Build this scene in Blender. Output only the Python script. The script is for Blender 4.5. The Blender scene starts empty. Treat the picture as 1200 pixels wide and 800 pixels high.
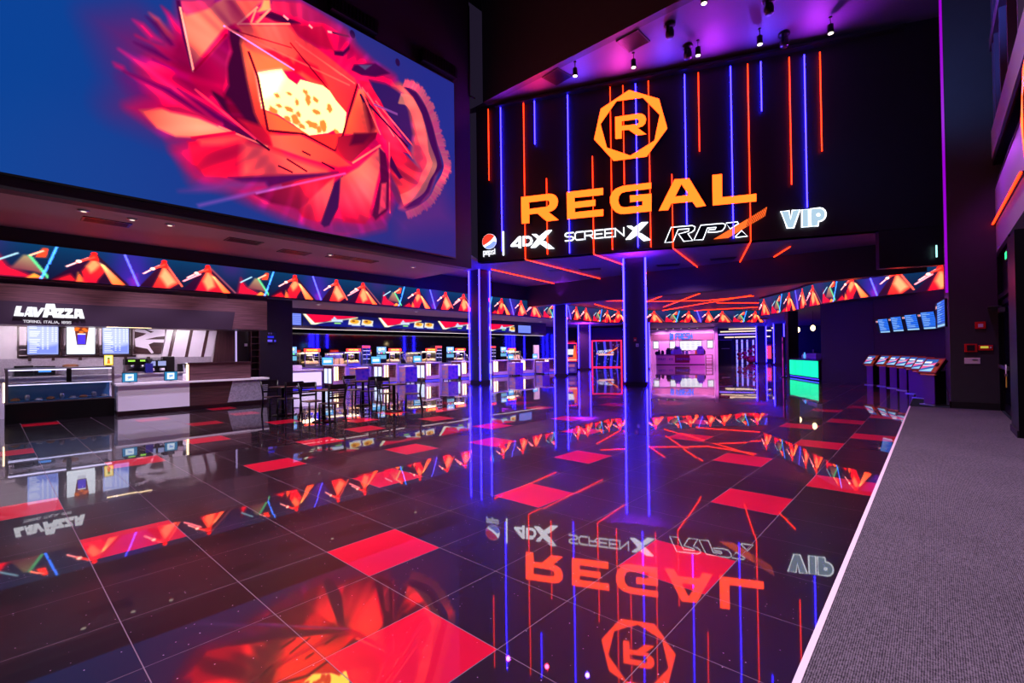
import bpy, math, random
import numpy as np
from mathutils import Vector, Matrix
from mathutils.geometry import tessellate_polygon
random.seed(7)
COL = bpy.context.scene.collection
SC = bpy.context.scene
PI = math.pi
# ------------------------------------------------------------------ camera
H = 1.516
FOC, YAW, PIT, ROL, CYP = 551.33, 0.731, math.radians(0.7), -0.012, 406.02
def _basis():
    f = Vector((math.cos(PIT)*math.cos(YAW), math.cos(PIT)*math.sin(YAW), math.sin(PIT)))
    r = Vector((math.sin(YAW), -math.cos(YAW), 0)); u = r.cross(f)
    c, s = math.cos(ROL), math.sin(ROL)
    return c*r + s*u, c*u - s*r, f
CR, CU, CF = _basis()
EYE = Vector((0, 0, H))
cam = bpy.data.cameras.new('camera'); camo = bpy.data.objects.new('camera', cam); COL.objects.link(camo)
m = Matrix.Identity(4)
for i in range(3):
    m[i][0] = CR[i]; m[i][1] = CU[i]; m[i][2] = -CF[i]; m[i][3] = EYE[i]
camo.matrix_world = m
cam.sensor_width = 36; cam.sensor_fit = 'HORIZONTAL'; cam.lens = FOC/1200*36
cam.shift_y = (CYP-400)/1200; cam.clip_start = 0.05; cam.clip_end = 300
SC.camera = camo
# sight lines: where a point seen in the photograph lies on a known floor, wall or ceiling
def ray(px, py): return CF + CR*((px-600)/FOC) - CU*((py-CYP)/FOC)
def G(px, py, z=0.0):
    d = ray(px, py); return EYE + d*((z-H)/d.z)
class Frame:
    """a vertical plane: u runs to the right along it, the normal of +off points into it"""
    def __init__(s, ox, oy, deg):
        s.o = Vector((ox, oy, 0)); s.th = math.radians(deg)
        s.r = Vector((math.cos(s.th), math.sin(s.th), 0)); s.n = Vector((-math.sin(s.th), math.cos(s.th), 0))
    def uv(s, px, py, off=0.0):
        d = ray(px, py); t = ((s.o + s.n*off - EYE).dot(s.n))/d.dot(s.n)
        p = EYE + d*t
        return (p-s.o).dot(s.r), p.z
    def P(s, u, off, z): 
        p = s.o + s.r*u + s.n*off; return Vector((p.x, p.y, z))
# ------------------------------------------------------------------ materials
def lin(c):
    c = c/255.0
    return c/12.92 if c <= 0.04045 else ((c+0.055)/1.055)**2.4
def rgb(*c): return tuple(lin(x) for x in c)+(1,)
MATS = {}
def mat(name, c=(128,128,128), rough=0.5, metal=0.0, emit=None, strength=1.0, spec=0.5, noise=0.0, nscale=40, bump=0.0, coat=0.0, alpha=1.0, trans=0.0):
    if name in MATS: return MATS[name]
    m = bpy.data.materials.new(name); m.use_nodes = True
    nt = m.node_tree; b = nt.nodes['Principled BSDF']
    b.inputs['Base Color'].default_value = rgb(*c); b.inputs['Roughness'].default_value = rough
    b.inputs['Metallic'].default_value = metal; b.inputs['Specular IOR Level'].default_value = spec
    b.inputs['Coat Weight'].default_value = coat
    b.inputs['Alpha'].default_value = alpha
    b.inputs['Transmission Weight'].default_value = trans
    if emit is not None:
        e = emit if len(emit) == 4 else tuple(emit)+(1,)
        b.inputs['Emission Color'].default_value = e; b.inputs['Emission Strength'].default_value = strength
    if noise or bump:
        tc = nt.nodes.new('ShaderNodeTexCoord'); n = nt.nodes.new('ShaderNodeTexNoise'); n.inputs['Scale'].default_value = nscale
        n.inputs['Detail'].default_value = 4
        nt.links.new(tc.outputs['Object'], n.inputs['Vector'])
        if noise:
            mx = nt.nodes.new('ShaderNodeMixRGB'); mx.blend_type = 'MULTIPLY'; mx.inputs[0].default_value = noise
            mx.inputs[1].default_value = rgb(*c); nt.links.new(n.outputs['Fac'], mx.inputs[2]); nt.links.new(mx.outputs[0], b.inputs['Base Color'])
        if bump:
            bp = nt.nodes.new('ShaderNodeBump'); bp.inputs['Strength'].default_value = bump; bp.inputs['Distance'].default_value = 0.01
            nt.links.new(n.outputs['Fac'], bp.inputs['Height']); nt.links.new(bp.outputs['Normal'], b.inputs['Normal'])
    MATS[name] = m; return m
def wood(name, c1, c2, axis='X', scale=1.0, rough=0.4):
    if name in MATS: return MATS[name]
    m = bpy.data.materials.new(name); m.use_nodes = True; nt = m.node_tree; b = nt.nodes['Principled BSDF']
    tc = nt.nodes.new('ShaderNodeTexCoord'); mp = nt.nodes.new('ShaderNodeMapping')
    s = {'X': (0.6, 18, 18), 'Z': (18, 18, 0.6), 'Y': (18, .6, 18)}[axis]
    mp.inputs['Scale'].default_value = [q*scale for q in s]
    n = nt.nodes.new('ShaderNodeTexNoise'); n.inputs['Scale'].default_value = 2.2; n.inputs['Detail'].default_value = 5; n.inputs['Distortion'].default_value = 0.4
    rp = nt.nodes.new('ShaderNodeValToRGB'); rp.color_ramp.elements[0].position = 0.3; rp.color_ramp.elements[1].position = 0.7
    rp.color_ramp.elements[0].color = rgb(*c1); rp.color_ramp.elements[1].color = rgb(*c2)
    L = nt.links.new
    L(tc.outputs['Object'], mp.inputs['Vector']); L(mp.outputs['Vector'], n.inputs['Vector']); L(n.outputs['Fac'], rp.inputs['Fac']); L(rp.outputs['Color'], b.inputs['Base Color'])
    b.inputs['Roughness'].default_value = rough
    MATS[name] = m; return m
def glow(name, color, strength):
    """a lamp or neon surface: color is linear"""
    return mat(name, (10,10,10), 0.4, emit=color, strength=strength)
def screen_mat(strength=1.0):
    n = 'screen picture %.2f' % strength
    if n in MATS: return MATS[n]
    m = bpy.data.materials.new(n); m.use_nodes = True; nt = m.node_tree; b = nt.nodes['Principled BSDF']
    a = nt.nodes.new('ShaderNodeVertexColor'); a.layer_name = 'picture'
    b.inputs['Base Color'].default_value = (0.01,0.01,0.01,1); b.inputs['Roughness'].default_value = 0.5; b.inputs['Specular IOR Level'].default_value = 0.1
    nt.links.new(a.outputs['Color'], b.inputs['Emission Color']); b.inputs['Emission Strength'].default_value = strength
    MATS[n] = m; return m
# ------------------------------------------------------------------ mesh building
class MB:
    def __init__(s): s.v = []; s.f = []; s.m = []; s.sm = []
    def add(s, vs, fs, mi=0, smooth=False):
        o = len(s.v); s.v += [tuple(v) for v in vs]
        for f in fs: s.f.append(tuple(o+i for i in f)); s.m.append(mi); s.sm.append(smooth)
        return s
    def box(s, x0, x1, y0, y1, z0, z1, mi=0):
        x0, x1 = min(x0,x1), max(x0,x1); y0, y1 = min(y0,y1), max(y0,y1); z0, z1 = min(z0,z1), max(z0,z1)
        vs = [(x0,y0,z0),(x1,y0,z0),(x1,y1,z0),(x0,y1,z0),(x0,y0,z1),(x1,y0,z1),(x1,y1,z1),(x0,y1,z1)]
        return s.add(vs, [(0,3,2,1),(4,5,6,7),(0,1,5,4),(1,2,6,5),(2,3,7,6),(3,0,4,7)], mi)
    def hexa(s, b4, t4, mi=0):
        """b4: bottom corners counter-clockwise from above, t4: top corners"""
        return s.add(list(b4)+list(t4), [(3,2,1,0),(4,5,6,7),(0,1,5,4),(1,2,6,5),(2,3,7,6),(3,0,4,7)], mi)
    def prism(s, poly, z0, z1, mi=0):
        n = len(poly)
        tri = tessellate_polygon([[Vector((p[0],p[1],0)) for p in poly]])
        vs = [(p[0],p[1],z0) for p in poly]+[(p[0],p[1],z1) for p in poly]
        fs = [tuple(n+i for i in t) for t in tri]+[tuple(reversed(t)) for t in tri]+[(i,(i+1)%n,n+(i+1)%n,n+i) for i in range(n)]
        return s.add(vs, fs, mi)
    def plate(s, loops, y0, y1, mi=0, side=None):
        """loops of (u,z), first outline then holes; thickness from y0 (front) to y1 (back)"""
        pts = [p for l in loops for p in l]; n = len(pts)
        tri = tessellate_polygon([[Vector((p[0],p[1],0)) for p in l] for l in loops])
        vs = [(p[0],y0,p[1]) for p in pts]+[(p[0],y1,p[1]) for p in pts]
        def area(t): a,b,c = (pts[i] for i in t); return (b[0]-a[0])*(c[1]-a[1])-(b[1]-a[1])*(c[0]-a[0])
        tri = [t if area(t) > 0 else tuple(reversed(t)) for t in tri]
        s.add(vs, [tuple(t) for t in tri], mi)
        o = len(s.v)-2*n
        sd = mi if side is None else side
        for t in tri: s.f.append(tuple(o+n+i for i in reversed(t))); s.m.append(sd); s.sm.append(False)
        k = 0
        for l in loops:
            q = len(l)
            for i in range(q):
                a, b = k+i, k+(i+1)%q
                s.f.append((o+a,o+n+a,o+n+b,o+b)); s.m.append(sd); s.sm.append(False)
            k += q
        return s
    def tube(s, pts, r, n=8, mi=0, closed=False, cap=True):
        pts = [Vector(p) for p in pts]; N = len(pts); rings = []
        up = None
        for i, p in enumerate(pts):
            if closed: a, b = pts[(i-1)%N], pts[(i+1)%N]
            else: a, b = pts[max(i-1,0)], pts[min(i+1,N-1)]
            d = (b-a).normalized()
            if up is None:
                up = Vector((0,0,1)) if abs(d.z) < 0.9 else Vector((1,0,0))
            x = up.cross(d).normalized(); y = d.cross(x); up = y
            rr = r[i] if isinstance(r,(list,tuple)) else r
            rings.append([p + x*(rr*math.cos(2*PI*k/n)) + y*(rr*math.sin(2*PI*k/n)) for k in range(n)])
        vs = [v for q in rings for v in q]; fs = []
        for i in range(N if closed else N-1):
            j = (i+1) % N
            for k in range(n): fs.append((i*n+k, i*n+(k+1)%n, j*n+(k+1)%n, j*n+k))
        s.add(vs, fs, mi, n > 5)
        if cap and not closed:
            s.f.append(tuple(len(s.v)-len(vs)+k for k in reversed(range(n)))); s.m.append(mi); s.sm.append(False)
            s.f.append(tuple(len(s.v)-n+k for k in range(n))); s.m.append(mi); s.sm.append(False)
        return s
    def lathe(s, prof, cx=0, cy=0, n=20, mi=0, M=None):
        """prof: (radius, z) from bottom to top"""
        vs = []; fs = []
        for r, z in prof:
            for k in range(n):
                v = Vector((cx+r*math.cos(2*PI*k/n), cy+r*math.sin(2*PI*k/n), z)); vs.append(M @ v if M else v)
        for i in range(len(prof)-1):
            for k in range(n): fs.append((i*n+k, i*n+(k+1)%n, (i+1)*n+(k+1)%n, (i+1)*n+k))
        fs.append(tuple(reversed(range(n)))); fs.append(tuple((len(prof)-1)*n+k for k in range(n)))
        return s.add(vs, fs, mi, True)
    def bar(s, a, b, w, t, up=(0,0,1), mi=0):
        """rectangular bar from a to b, w across, t along 'up'"""
        a, b = Vector(a), Vector(b); d = (b-a).normalized(); up = Vector(up)
        x = d.cross(up)
        if x.length < 1e-4: x = d.cross(Vector((1,0,0)))
        x.normalize(); y = x.cross(d)
        c = [x*(w/2*i)+y*(t/2*j) for i, j in ((-1,-1),(1,-1),(1,1),(-1,1))]
        return s.add([a+q for q in c]+[b+q for q in c], [(3,2,1,0),(4,5,6,7),(0,1,5,4),(1,2,6,5),(2,3,7,6),(3,0,4,7)], mi)
    def build(s, name, mats, parent=None, bevel=0.0):
        me = bpy.data.meshes.new(name); me.from_pydata(s.v, [], s.f)
        if not isinstance(mats, (list,tuple)): mats = [mats]
        for q in mats: me.materials.append(q)
        me.polygons.foreach_set('material_index', s.m); me.polygons.foreach_set('use_smooth', s.sm); me.update()
        o = bpy.data.objects.new(name, me); COL.objects.link(o)
        if parent is not None: o.parent = parent
        if bevel:
            b = o.modifiers.new('bevel','BEVEL'); b.width = bevel; b.segments = 2; b.limit_method = 'ANGLE'
        return o
def tag(o, label, cat, group=None):
    o['label'] = label; o['category'] = cat
    if group: o['group'] = group
    return o
def thing(name, label, cat, loc=(0,0,0), rot=0.0, group=None):
    o = bpy.data.objects.new(name, None); COL.objects.link(o); o.empty_display_size = 0.1
    o.location = loc; o.rotation_euler = (0,0,rot)
    return tag(o, label, cat, group)
def struct(name, mb, mats):
    o = mb.build(name, mats); o['kind'] = 'structure'; return o
def kids(o): return [c for c in bpy.data.objects if c.parent == o]
def copy_tree(o, label, loc, rot, group=None):
    def cp(s, par):
        c = s.copy(); COL.objects.link(c)
        if par is not None: c.parent = par
        for ch in CH.get(s.name, []): cp(ch, c)
        return c
    CH = {}
    for q in bpy.data.objects:
        if q.parent: CH.setdefault(q.parent.name, []).append(q)
    c = cp(o, None); c.location = loc; c.rotation_euler = (0,0,rot); c['label'] = label
    if group: c['group'] = group
    return c
ORD = ['first','second','third','fourth','fifth','sixth','seventh','eighth','ninth','tenth','eleventh','twelfth','thirteenth','fourteenth','fifteenth','sixteenth','seventeenth','eighteenth','nineteenth','twentieth','twenty first','twenty second']
# ------------------------------------------------------------------ pictures shown on screens
class Canvas:
    """a picture in its own coordinates (x0..x1, y0..y1), y upward"""
    def __init__(s, w, h, x0, x1, y0, y1, bg=(0,0,0)):
        s.w, s.h = w, h; s.x0, s.x1, s.y0, s.y1 = x0, x1, y0, y1
        s.X, s.Y = np.meshgrid(np.linspace(x0,x1,w), np.linspace(y0,y1,h))
        s.c = np.zeros((h,w,3)); s.c[:] = bg
        s.px = (x1-x0)/(w-1)
    def grad(s, c1, c2, p1, p2):
        d = (p2[0]-p1[0], p2[1]-p1[1]); L = d[0]**2+d[1]**2
        t = np.clip(((s.X-p1[0])*d[0]+(s.Y-p1[1])*d[1])/L, 0, 1)[...,None]
        return np.array(c1)*(1-t)+np.array(c2)*t
    def mix(s, a, col): s.c = s.c*(1-a[...,None]) + np.asarray(col)*a[...,None]
    def poly(s, pts, c, c2=None, g=None, soft=None, alpha=1.0):
        soft = soft or s.px*1.2
        P = np.array(pts, float); mg = soft
        i0 = max(int((P[:,0].min()-mg-s.x0)/(s.x1-s.x0)*(s.w-1)),0); i1 = min(int((P[:,0].max()+mg-s.x0)/(s.x1-s.x0)*(s.w-1))+2, s.w)
        j0 = max(int((P[:,1].min()-mg-s.y0)/(s.y1-s.y0)*(s.h-1)),0); j1 = min(int((P[:,1].max()+mg-s.y0)/(s.y1-s.y0)*(s.h-1))+2, s.h)
        if i1 <= i0 or j1 <= j0: return
        X, Y = s.X[j0:j1,i0:i1], s.Y[j0:j1,i0:i1]
        ins = np.zeros(X.shape, bool); dist = np.full(X.shape, 1e9)
        n = len(P)
        for k in range(n):
            a, b = P[k], P[(k+1)%n]
            d = b-a; L = max(d@d, 1e-12)
            t = np.clip(((X-a[0])*d[0]+(Y-a[1])*d[1])/L, 0, 1)
            dist = np.minimum(dist, np.hypot(X-a[0]-t*d[0], Y-a[1]-t*d[1]))
            if a[1] != b[1]:
                cr = ((a[1] > Y) != (b[1] > Y)) & (X < (b[0]-a[0])*(Y-a[1])/(b[1]-a[1])+a[0])
                ins ^= cr
        al = np.clip(np.where(ins, dist, -dist)/soft+0.5, 0, 1)*alpha
        if c2 is not None:
            d = (g[1][0]-g[0][0], g[1][1]-g[0][1]); L = d[0]**2+d[1]**2
            t = np.clip(((X-g[0][0])*d[0]+(Y-g[0][1])*d[1])/L, 0, 1)[...,None]
            col = np.array(c)*(1-t)+np.array(c2)*t
        else: col = np.array(c, float)
        s.c[j0:j1,i0:i1] = s.c[j0:j1,i0:i1]*(1-al[...,None]) + col*al[...,None]
    def line(s, a, b, w, c, alpha=1.0, soft=None):
        a, b = np.array(a,float), np.array(b,float); d = b-a; d /= max(np.hypot(*d),1e-9); n = np.array((-d[1],d[0]))*w/2
        s.poly([a+n,b+n,b-n,a-n], c, alpha=alpha, soft=soft)
    def disc(s, x, y, rx, ry, c, soft=None, alpha=1.0):
        s.poly([(x+rx*math.cos(t*PI/8), y+ry*math.sin(t*PI/8)) for t in range(16)], c, soft=soft, alpha=alpha)
    def rect(s, x0, x1, y0, y1, c, **k): s.poly([(x0,y0),(x1,y0),(x1,y1),(x0,y1)], c, **k)
    def linear(s):
        c = np.clip(s.c,0,255)/255
        return np.where(c <= 0.04045, c/12.92, ((c+0.055)/1.055)**2.4)
def picture(name, lc, pos, mat_, parent=None):
    """lc: linear colours (h,w,3); pos(i,j) arrays -> (h,w,3) points; one mesh with the picture in a colour attribute"""
    h, w = lc.shape[:2]
    me = bpy.data.meshes.new(name)
    idx = np.arange(h*w).reshape(h,w)
    f = np.stack([idx[:-1,:-1], idx[:-1,1:], idx[1:,1:], idx[1:,:-1]], -1).reshape(-1,4)
    me.vertices.add(h*w); me.vertices.foreach_set('co', pos.reshape(-1).astype(np.float32))
    me.loops.add(f.size); me.loops.foreach_set('vertex_index', f.reshape(-1).astype(np.int32))
    me.polygons.add(len(f)); me.polygons.foreach_set('loop_start', (np.arange(len(f))*4).astype(np.int32))
    me.update(calc_edges=True)
    a = me.color_attributes.new('picture', 'FLOAT_COLOR', 'POINT')
    rgba = np.ones((h*w,4), np.float32); rgba[:,:3] = lc.reshape(-1,3)
    a.data.foreach_set('color', rgba.reshape(-1))
    me.materials.append(mat_)
    o = bpy.data.objects.new(name, me); COL.objects.link(o)
    if parent is not None: o.parent = parent
    return o
def flat_picture(name, cv, x0, x1, z0, z1, y, strength, parent):
    X, Z = np.meshgrid(np.linspace(x0,x1,cv.w), np.linspace(z0,z1,cv.h))
    return picture(name, cv.linear(), np.stack([X, np.full_like(X,y), Z], -1), screen_mat(strength), parent)
# ------------------------------------------------------------------ simple stroke lettering
ST = {
'A':[[(0,0),(.5,1),(1,0)],[(.2,.35),(.8,.35)]],'B':[[(0,0),(0,1),(.75,1),(.95,.88),(.95,.65),(.75,.53),(0,.53)],[(.75,.53),(1,.4),(1,.13),(.8,0),(0,0)]],
'C':[[(1,1),(.2,1),(0,.8),(0,.2),(.2,0),(1,0)]],'D':[[(0,0),(0,1),(.7,1),(1,.75),(1,.25),(.7,0),(0,0)]],'E':[[(1,1),(0,1),(0,0),(1,0)],[(0,.5),(.85,.5)]],
'F':[[(1,1),(0,1),(0,0)],[(0,.5),(.8,.5)]],'G':[[(1,1),(.2,1),(0,.8),(0,.2),(.2,0),(1,0),(1,.45),(.5,.45)]],'H':[[(0,0),(0,1)],[(1,0),(1,1)],[(0,.5),(1,.5)]],
'I':[[(.5,0),(.5,1)]],'L':[[(0,1),(0,0),(1,0)]],'M':[[(0,0),(0,1),(.5,.4),(1,1),(1,0)]],'N':[[(0,0),(0,1),(1,0),(1,1)]],'O':[[(.2,0),(0,.2),(0,.8),(.2,1),(.8,1),(1,.8),(1,.2),(.8,0),(.2,0)]],
'P':[[(0,0),(0,1),(.8,1),(1,.85),(1,.6),(.8,.45),(0,.45)]],'R':[[(0,0),(0,1),(.8,1),(1,.85),(1,.6),(.8,.45),(0,.45)],[(.55,.45),(1,0)]],'S':[[(1,1),(.2,1),(0,.85),(0,.65),(.2,.52),(.8,.48),(1,.35),(1,.15),(.8,0),(0,0)]],
'T':[[(0,1),(1,1)],[(.5,0),(.5,1)]],'U':[[(0,1),(0,.2),(.2,0),(.8,0),(1,.2),(1,1)]],'V':[[(0,1),(.5,0),(1,1)]],'X':[[(0,0),(1,1)],[(0,1),(1,0)]],'Y':[[(0,1),(.5,.5),(1,1)],[(.5,.5),(.5,0)]],'Z':[[(0,1),(1,1),(0,0),(1,0)]],
'1':[[(.25,.8),(.55,1),(.55,0)]],'8':[[(.2,.52),(0,.7),(.2,1),(.8,1),(1,.7),(.8,.52),(.2,.52),(0,.3),(.2,0),(.8,0),(1,.3),(.8,.52)]],'9':[[(.9,.5),(.2,.5),(0,.7),(.2,1),(.8,1),(1,.75),(1,.2),(.8,0),(.1,0)]],'5':[[(1,1),(.1,1),(.05,.55),(.8,.58),(1,.35),(.8,0),(0,0)]],
',':[[(.45,.12),(.3,-.18)]],'.':[[(.4,.02),(.5,.02)]],
'p':[[(0,-.35),(0,.62),(.7,.62),(.9,.45),(.9,.15),(.7,0),(0,0)]],'e':[[(.05,.32),(.95,.32),(.8,.62),(.2,.62),(0,.4),(0,.15),(.2,0),(.9,0)]],'s':[[(.95,.62),(.2,.62),(.05,.45),(.9,.2),(.75,0),(0,0)]],'i':[[(.5,0),(.5,.62)],[(.5,.8),(.5,.9)]],
'o':[[(.15,0),(0,.2),(0,.45),(.15,.62),(.8,.62),(1,.45),(1,.2),(.8,0),(.15,0)]],'r':[[(.1,0),(.1,.62)],[(.1,.4),(.4,.62),(.9,.62)]],'t':[[(.4,.9),(.4,0),(.8,0)],[(.1,.62),(.8,.62)]],' ':[]}
def lettering(mb, text, u0, z0, cw, ch, gap, th, y0, y1, slope=0.0, slant=0.0, mi=0):
    """flat-stroke letters; each stroke is a thin bar standing between y0 (front) and y1"""
    u = u0
    for ch_ in text:
        w = cw*(0.25 if ch_ in 'I,.i1' else (0.5 if ch_ == ' ' else 1))
        for st in ST.get(ch_, []):
            q = [(u+(p[0]*w)+slant*p[1]*ch, z0+p[1]*ch+slope*(u+p[0]*w-u0)) for p in st]
            for a, b in zip(q[:-1], q[1:]):
                d = Vector((b[0]-a[0], b[1]-a[1])); 
                if d.length < 1e-6: continue
                d.normalize(); n = Vector((-d.y, d.x))*th/2; e = d*th*0.45
                A = Vector(a)-e; B = Vector(b)+e
                mb.plate([[tuple(A-n),tuple(B-n),tuple(B+n),tuple(A+n)]], y0, y1, mi)
        u += w+gap
    return u
# ================================================================== frames of the place
FS = Frame(0, 14.65, 0)            # face of the big screen
FRB = Frame(0, 18.9, 0)            # left ribbon display
FR = Frame(15.66, 13.30, -67.1)    # black sign wall
FW = Frame(16.1, -1.15, 180)       # right hand wall with the entrance door
SOF = 5.6                          # soffit behind the sign wall
CE2 = 4.75                         # lower ceiling of the far hall
TOPZ = 12.65
# ------------------------------------------------------------------ materials of the setting
M_wall = mat('dark plum wall paint', (38,30,42), 0.6, noise=0.35, nscale=6)
M_black = mat('matt black paint', (20,17,22), 0.55)
M_sign = mat('black sign wall panel', (36,28,38), 0.45, noise=0.3, nscale=3)
M_grey = mat('charcoal wall paint', (52,50,60), 0.65, noise=0.25, nscale=5)
M_soff = mat('taupe soffit paint', (150,125,128), 0.7)
M_soff2 = mat('dark soffit paint', (110,92,116), 0.6)
M_hiceil = mat('pale ceiling paint', (84,70,96), 0.6)
M_metal = mat('brushed steel', (170,168,175), 0.3, 1.0)
M_dmetal = mat('black powder coated metal', (18,17,20), 0.35, 0.6)
M_blackplastic = mat('black plastic', (16,15,18), 0.35)
M_white = mat('white laminate', (215,208,220), 0.35)
M_glass = mat('clear glass', (235,240,245), 0.03, trans=1.0)
BLUE = (0.40, 0.24, 30.0); RED = (7.0, 0.15, 0.016); ORANGE = (8.0, 0.40, 0.032); WHITE = (2.2, 2.3, 2.5)
M_blue = glow('violet blue neon', BLUE, 1.0)
M_red = glow('orange red neon', RED, 1.0)
M_orange = glow('amber sign face', ORANGE, 1.0)
M_whiteglow = glow('white sign face', WHITE, 1.0)
M_ret = mat('sign return dark red', (60,12,10), 0.5)
# ------------------------------------------------------------------ floor
def floor_material(name, c, speck):
    m = bpy.data.materials.new(name); m.use_nodes = True; nt = m.node_tree; b = nt.nodes['Principled BSDF']; L = nt.links.new
    tc = nt.nodes.new('ShaderNodeTexCoord'); v = nt.nodes.new('ShaderNodeTexVoronoi'); v.inputs['Scale'].default_value = 28
    wn = nt.nodes.new('ShaderNodeMath'); wn.operation = 'LESS_THAN'; wn.inputs[1].default_value = 0.09
    hs = nt.nodes.new('ShaderNodeSeparateColor'); gt = nt.nodes.new('ShaderNodeMath'); gt.operation = 'GREATER_THAN'; gt.inputs[1].default_value = 0.72
    mu = nt.nodes.new('ShaderNodeMath'); mu.operation = 'MULTIPLY'
    n = nt.nodes.new('ShaderNodeTexNoise'); n.inputs['Scale'].default_value = 1.3
    base = nt.nodes.new('ShaderNodeMixRGB'); base.blend_type = 'MULTIPLY'; base.inputs[0].default_value = 0.5; base.inputs[1].default_value = rgb(*c)
    mx = nt.nodes.new('ShaderNodeMixRGB'); mx.inputs[2].default_value = rgb(*speck)
    L(tc.outputs['Object'], v.inputs['Vector']); L(v.outputs['Distance'], wn.inputs[0]); L(v.outputs['Color'], hs.inputs[0]); L(hs.outputs[0], gt.inputs[0])
    L(wn.outputs[0], mu.inputs[0]); L(gt.outputs[0], mu.inputs[1]); L(mu.outputs[0], mx.inputs[0])
    L(tc.outputs['Object'], n.inputs['Vector']); L(n.outputs['Fac'], base.inputs[2]); L(base.outputs[0], mx.inputs[1]); L(mx.outputs[0], b.inputs['Base Color'])
    b.inputs['Roughness'].default_value = 0.30; b.inputs['IOR'].default_value = 1.36
    b.inputs['Coat Weight'].default_value = 1.0; b.inputs['Coat Roughness'].default_value = 0.02; b.inputs['Coat IOR'].default_value = 1.8
    return m
M_tile = floor_material('polished black quartz tile', (21,12,22), (190,150,190))
M_rtile = floor_material('polished red tile', (216,2,46), (255,90,120))
M_grout = mat('grey grout', (112,86,110), 0.5)
FX0, FY0, FSX, FSY = 0.5111, 4.7095, 0.61525, 0.60433
RED_T = {(2,2),(1,4),(4,5),(7,5),(9,6),(0,-1),(-1,-4),(1,-7),(-1,-11),(0,-18),(4,-13),(3,-9),(3,-4),(5,-6),(7,-7),(6,-3),(4,-1),(10,-4),(8,-2),(10,-7),(8,-9),(6,-11),(5,2),(8,1),(13,-3),(11,-1),(18,-4),(12,2),(15,1),(10,4),(15,-6),
 (13,5),(15,6),(16,4),(18,5),(20,6),(21,4),(25,3),(23,5),(26,5),(28,5),(31,5),(33,4),(33,2),(36,3),(38,4),(6,-18),(6,-15),(3,-16),(12,-9),(10,-10),
 (16,-8),(14,-11),(18,-10),(21,-6),(20,-2),(23,-3),(18,2),(22,1),(25,-1),(27,2),(30,0),(29,-5),(33,-2),(36,-7),(26,-8),(40,-1),(42,3),(41,-12),(38,-15),(24,-13),(30,-14),(34,-18),(45,-4),(48,-9),(47,1),(52,-6),(55,-14),(50,-17),(44,-19),(57,-3),(60,-10),(63,-18)}
fl = MB()
fl.add([(-4,0.5,-.0009),(68,0.5,-.0009),(68,34,-.0009),(-4,34,-.0009)], [(0,1,2,3)], 2)
gq = 0.0024
for i in range(-7, 109):
    for j in range(-48, 7):
        xa, xb = FX0+i*FSX+gq, FX0+(i+1)*FSX-gq
        ya, yb = FY0-(j+1)*FSY+gq, FY0-j*FSY-gq
        if j == 6: ya = 0.505
        tx, ty = random.gauss(0,.0006), random.gauss(0,.0006)
        vs = [(xa,ya,-tx*.3-ty*.3),(xb,ya,tx*.3-ty*.3),(xb,yb,tx*.3+ty*.3),(xa,yb,-tx*.3+ty*.3)]
        fl.add(vs, [(0,1,2,3)], 1 if (i,j) in RED_T else 0)
struct('floor', fl, [M_tile, M_rtile, M_grout])
t1 = MB().box(-4, 15.93, 0.475, 0.505, -.03, 0.006); struct('trim_1', t1, mat('pale edge trim', (225,195,220), .4))
def carpet_mat():
    m = bpy.data.materials.new('ribbed grey carpet'); m.use_nodes = True; nt = m.node_tree; b = nt.nodes['Principled BSDF']; L = nt.links.new
    tc = nt.nodes.new('ShaderNodeTexCoord'); w = nt.nodes.new('ShaderNodeTexWave'); w.bands_direction = 'Y'; w.inputs['Scale'].default_value = 32; w.inputs['Distortion'].default_value = 1.5; w.inputs['Detail'].default_value = 2
    n = nt.nodes.new('ShaderNodeTexNoise'); n.inputs['Scale'].default_value = 75; n.inputs['Detail'].default_value = 3
    n2 = nt.nodes.new('ShaderNodeTexNoise'); n2.inputs['Scale'].default_value = 1.2
    a = nt.nodes.new('ShaderNodeMath'); a.operation = 'MULTIPLY_ADD'; a.inputs[1].default_value = 0.35
    rp = nt.nodes.new('ShaderNodeValToRGB'); rp.color_ramp.elements[0].position = 0.42; rp.color_ramp.elements[1].position = 0.95
    rp.color_ramp.elements[0].color = rgb(43,37,47); rp.color_ramp.elements[1].color = rgb(118,104,124)
    mx = nt.nodes.new('ShaderNodeMixRGB'); mx.blend_type = 'MULTIPLY'; mx.inputs[0].default_value = 0.35
    L(tc.outputs['Object'], w.inputs['Vector']); L(tc.outputs['Object'], n.inputs['Vector']); L(tc.outputs['Object'], n2.inputs['Vector'])
    L(w.outputs['Fac'], a.inputs[0]); L(n.outputs['Fac'], a.inputs[2]); L(a.outputs[0], rp.inputs['Fac']); L(rp.outputs[0], mx.inputs[1]); L(n2.outputs['Fac'], mx.inputs[2]); L(mx.outputs[0], b.inputs['Base Color'])
    b.inputs['Roughness'].default_value = 0.95; b.inputs['Specular IOR Level'].default_value = 0.1
    bp = nt.nodes.new('ShaderNodeBump'); bp.inputs['Strength'].default_value = 0.6; bp.inputs['Distance'].default_value = 0.006
    L(a.outputs[0], bp.inputs['Height']); L(bp.outputs[0], b.inputs['Normal'])
    return m
cp = MB().box(-4, 15.92, -1.15, 0.475, -.03, 0.004)
struct('floor', cp, carpet_mat())
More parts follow.
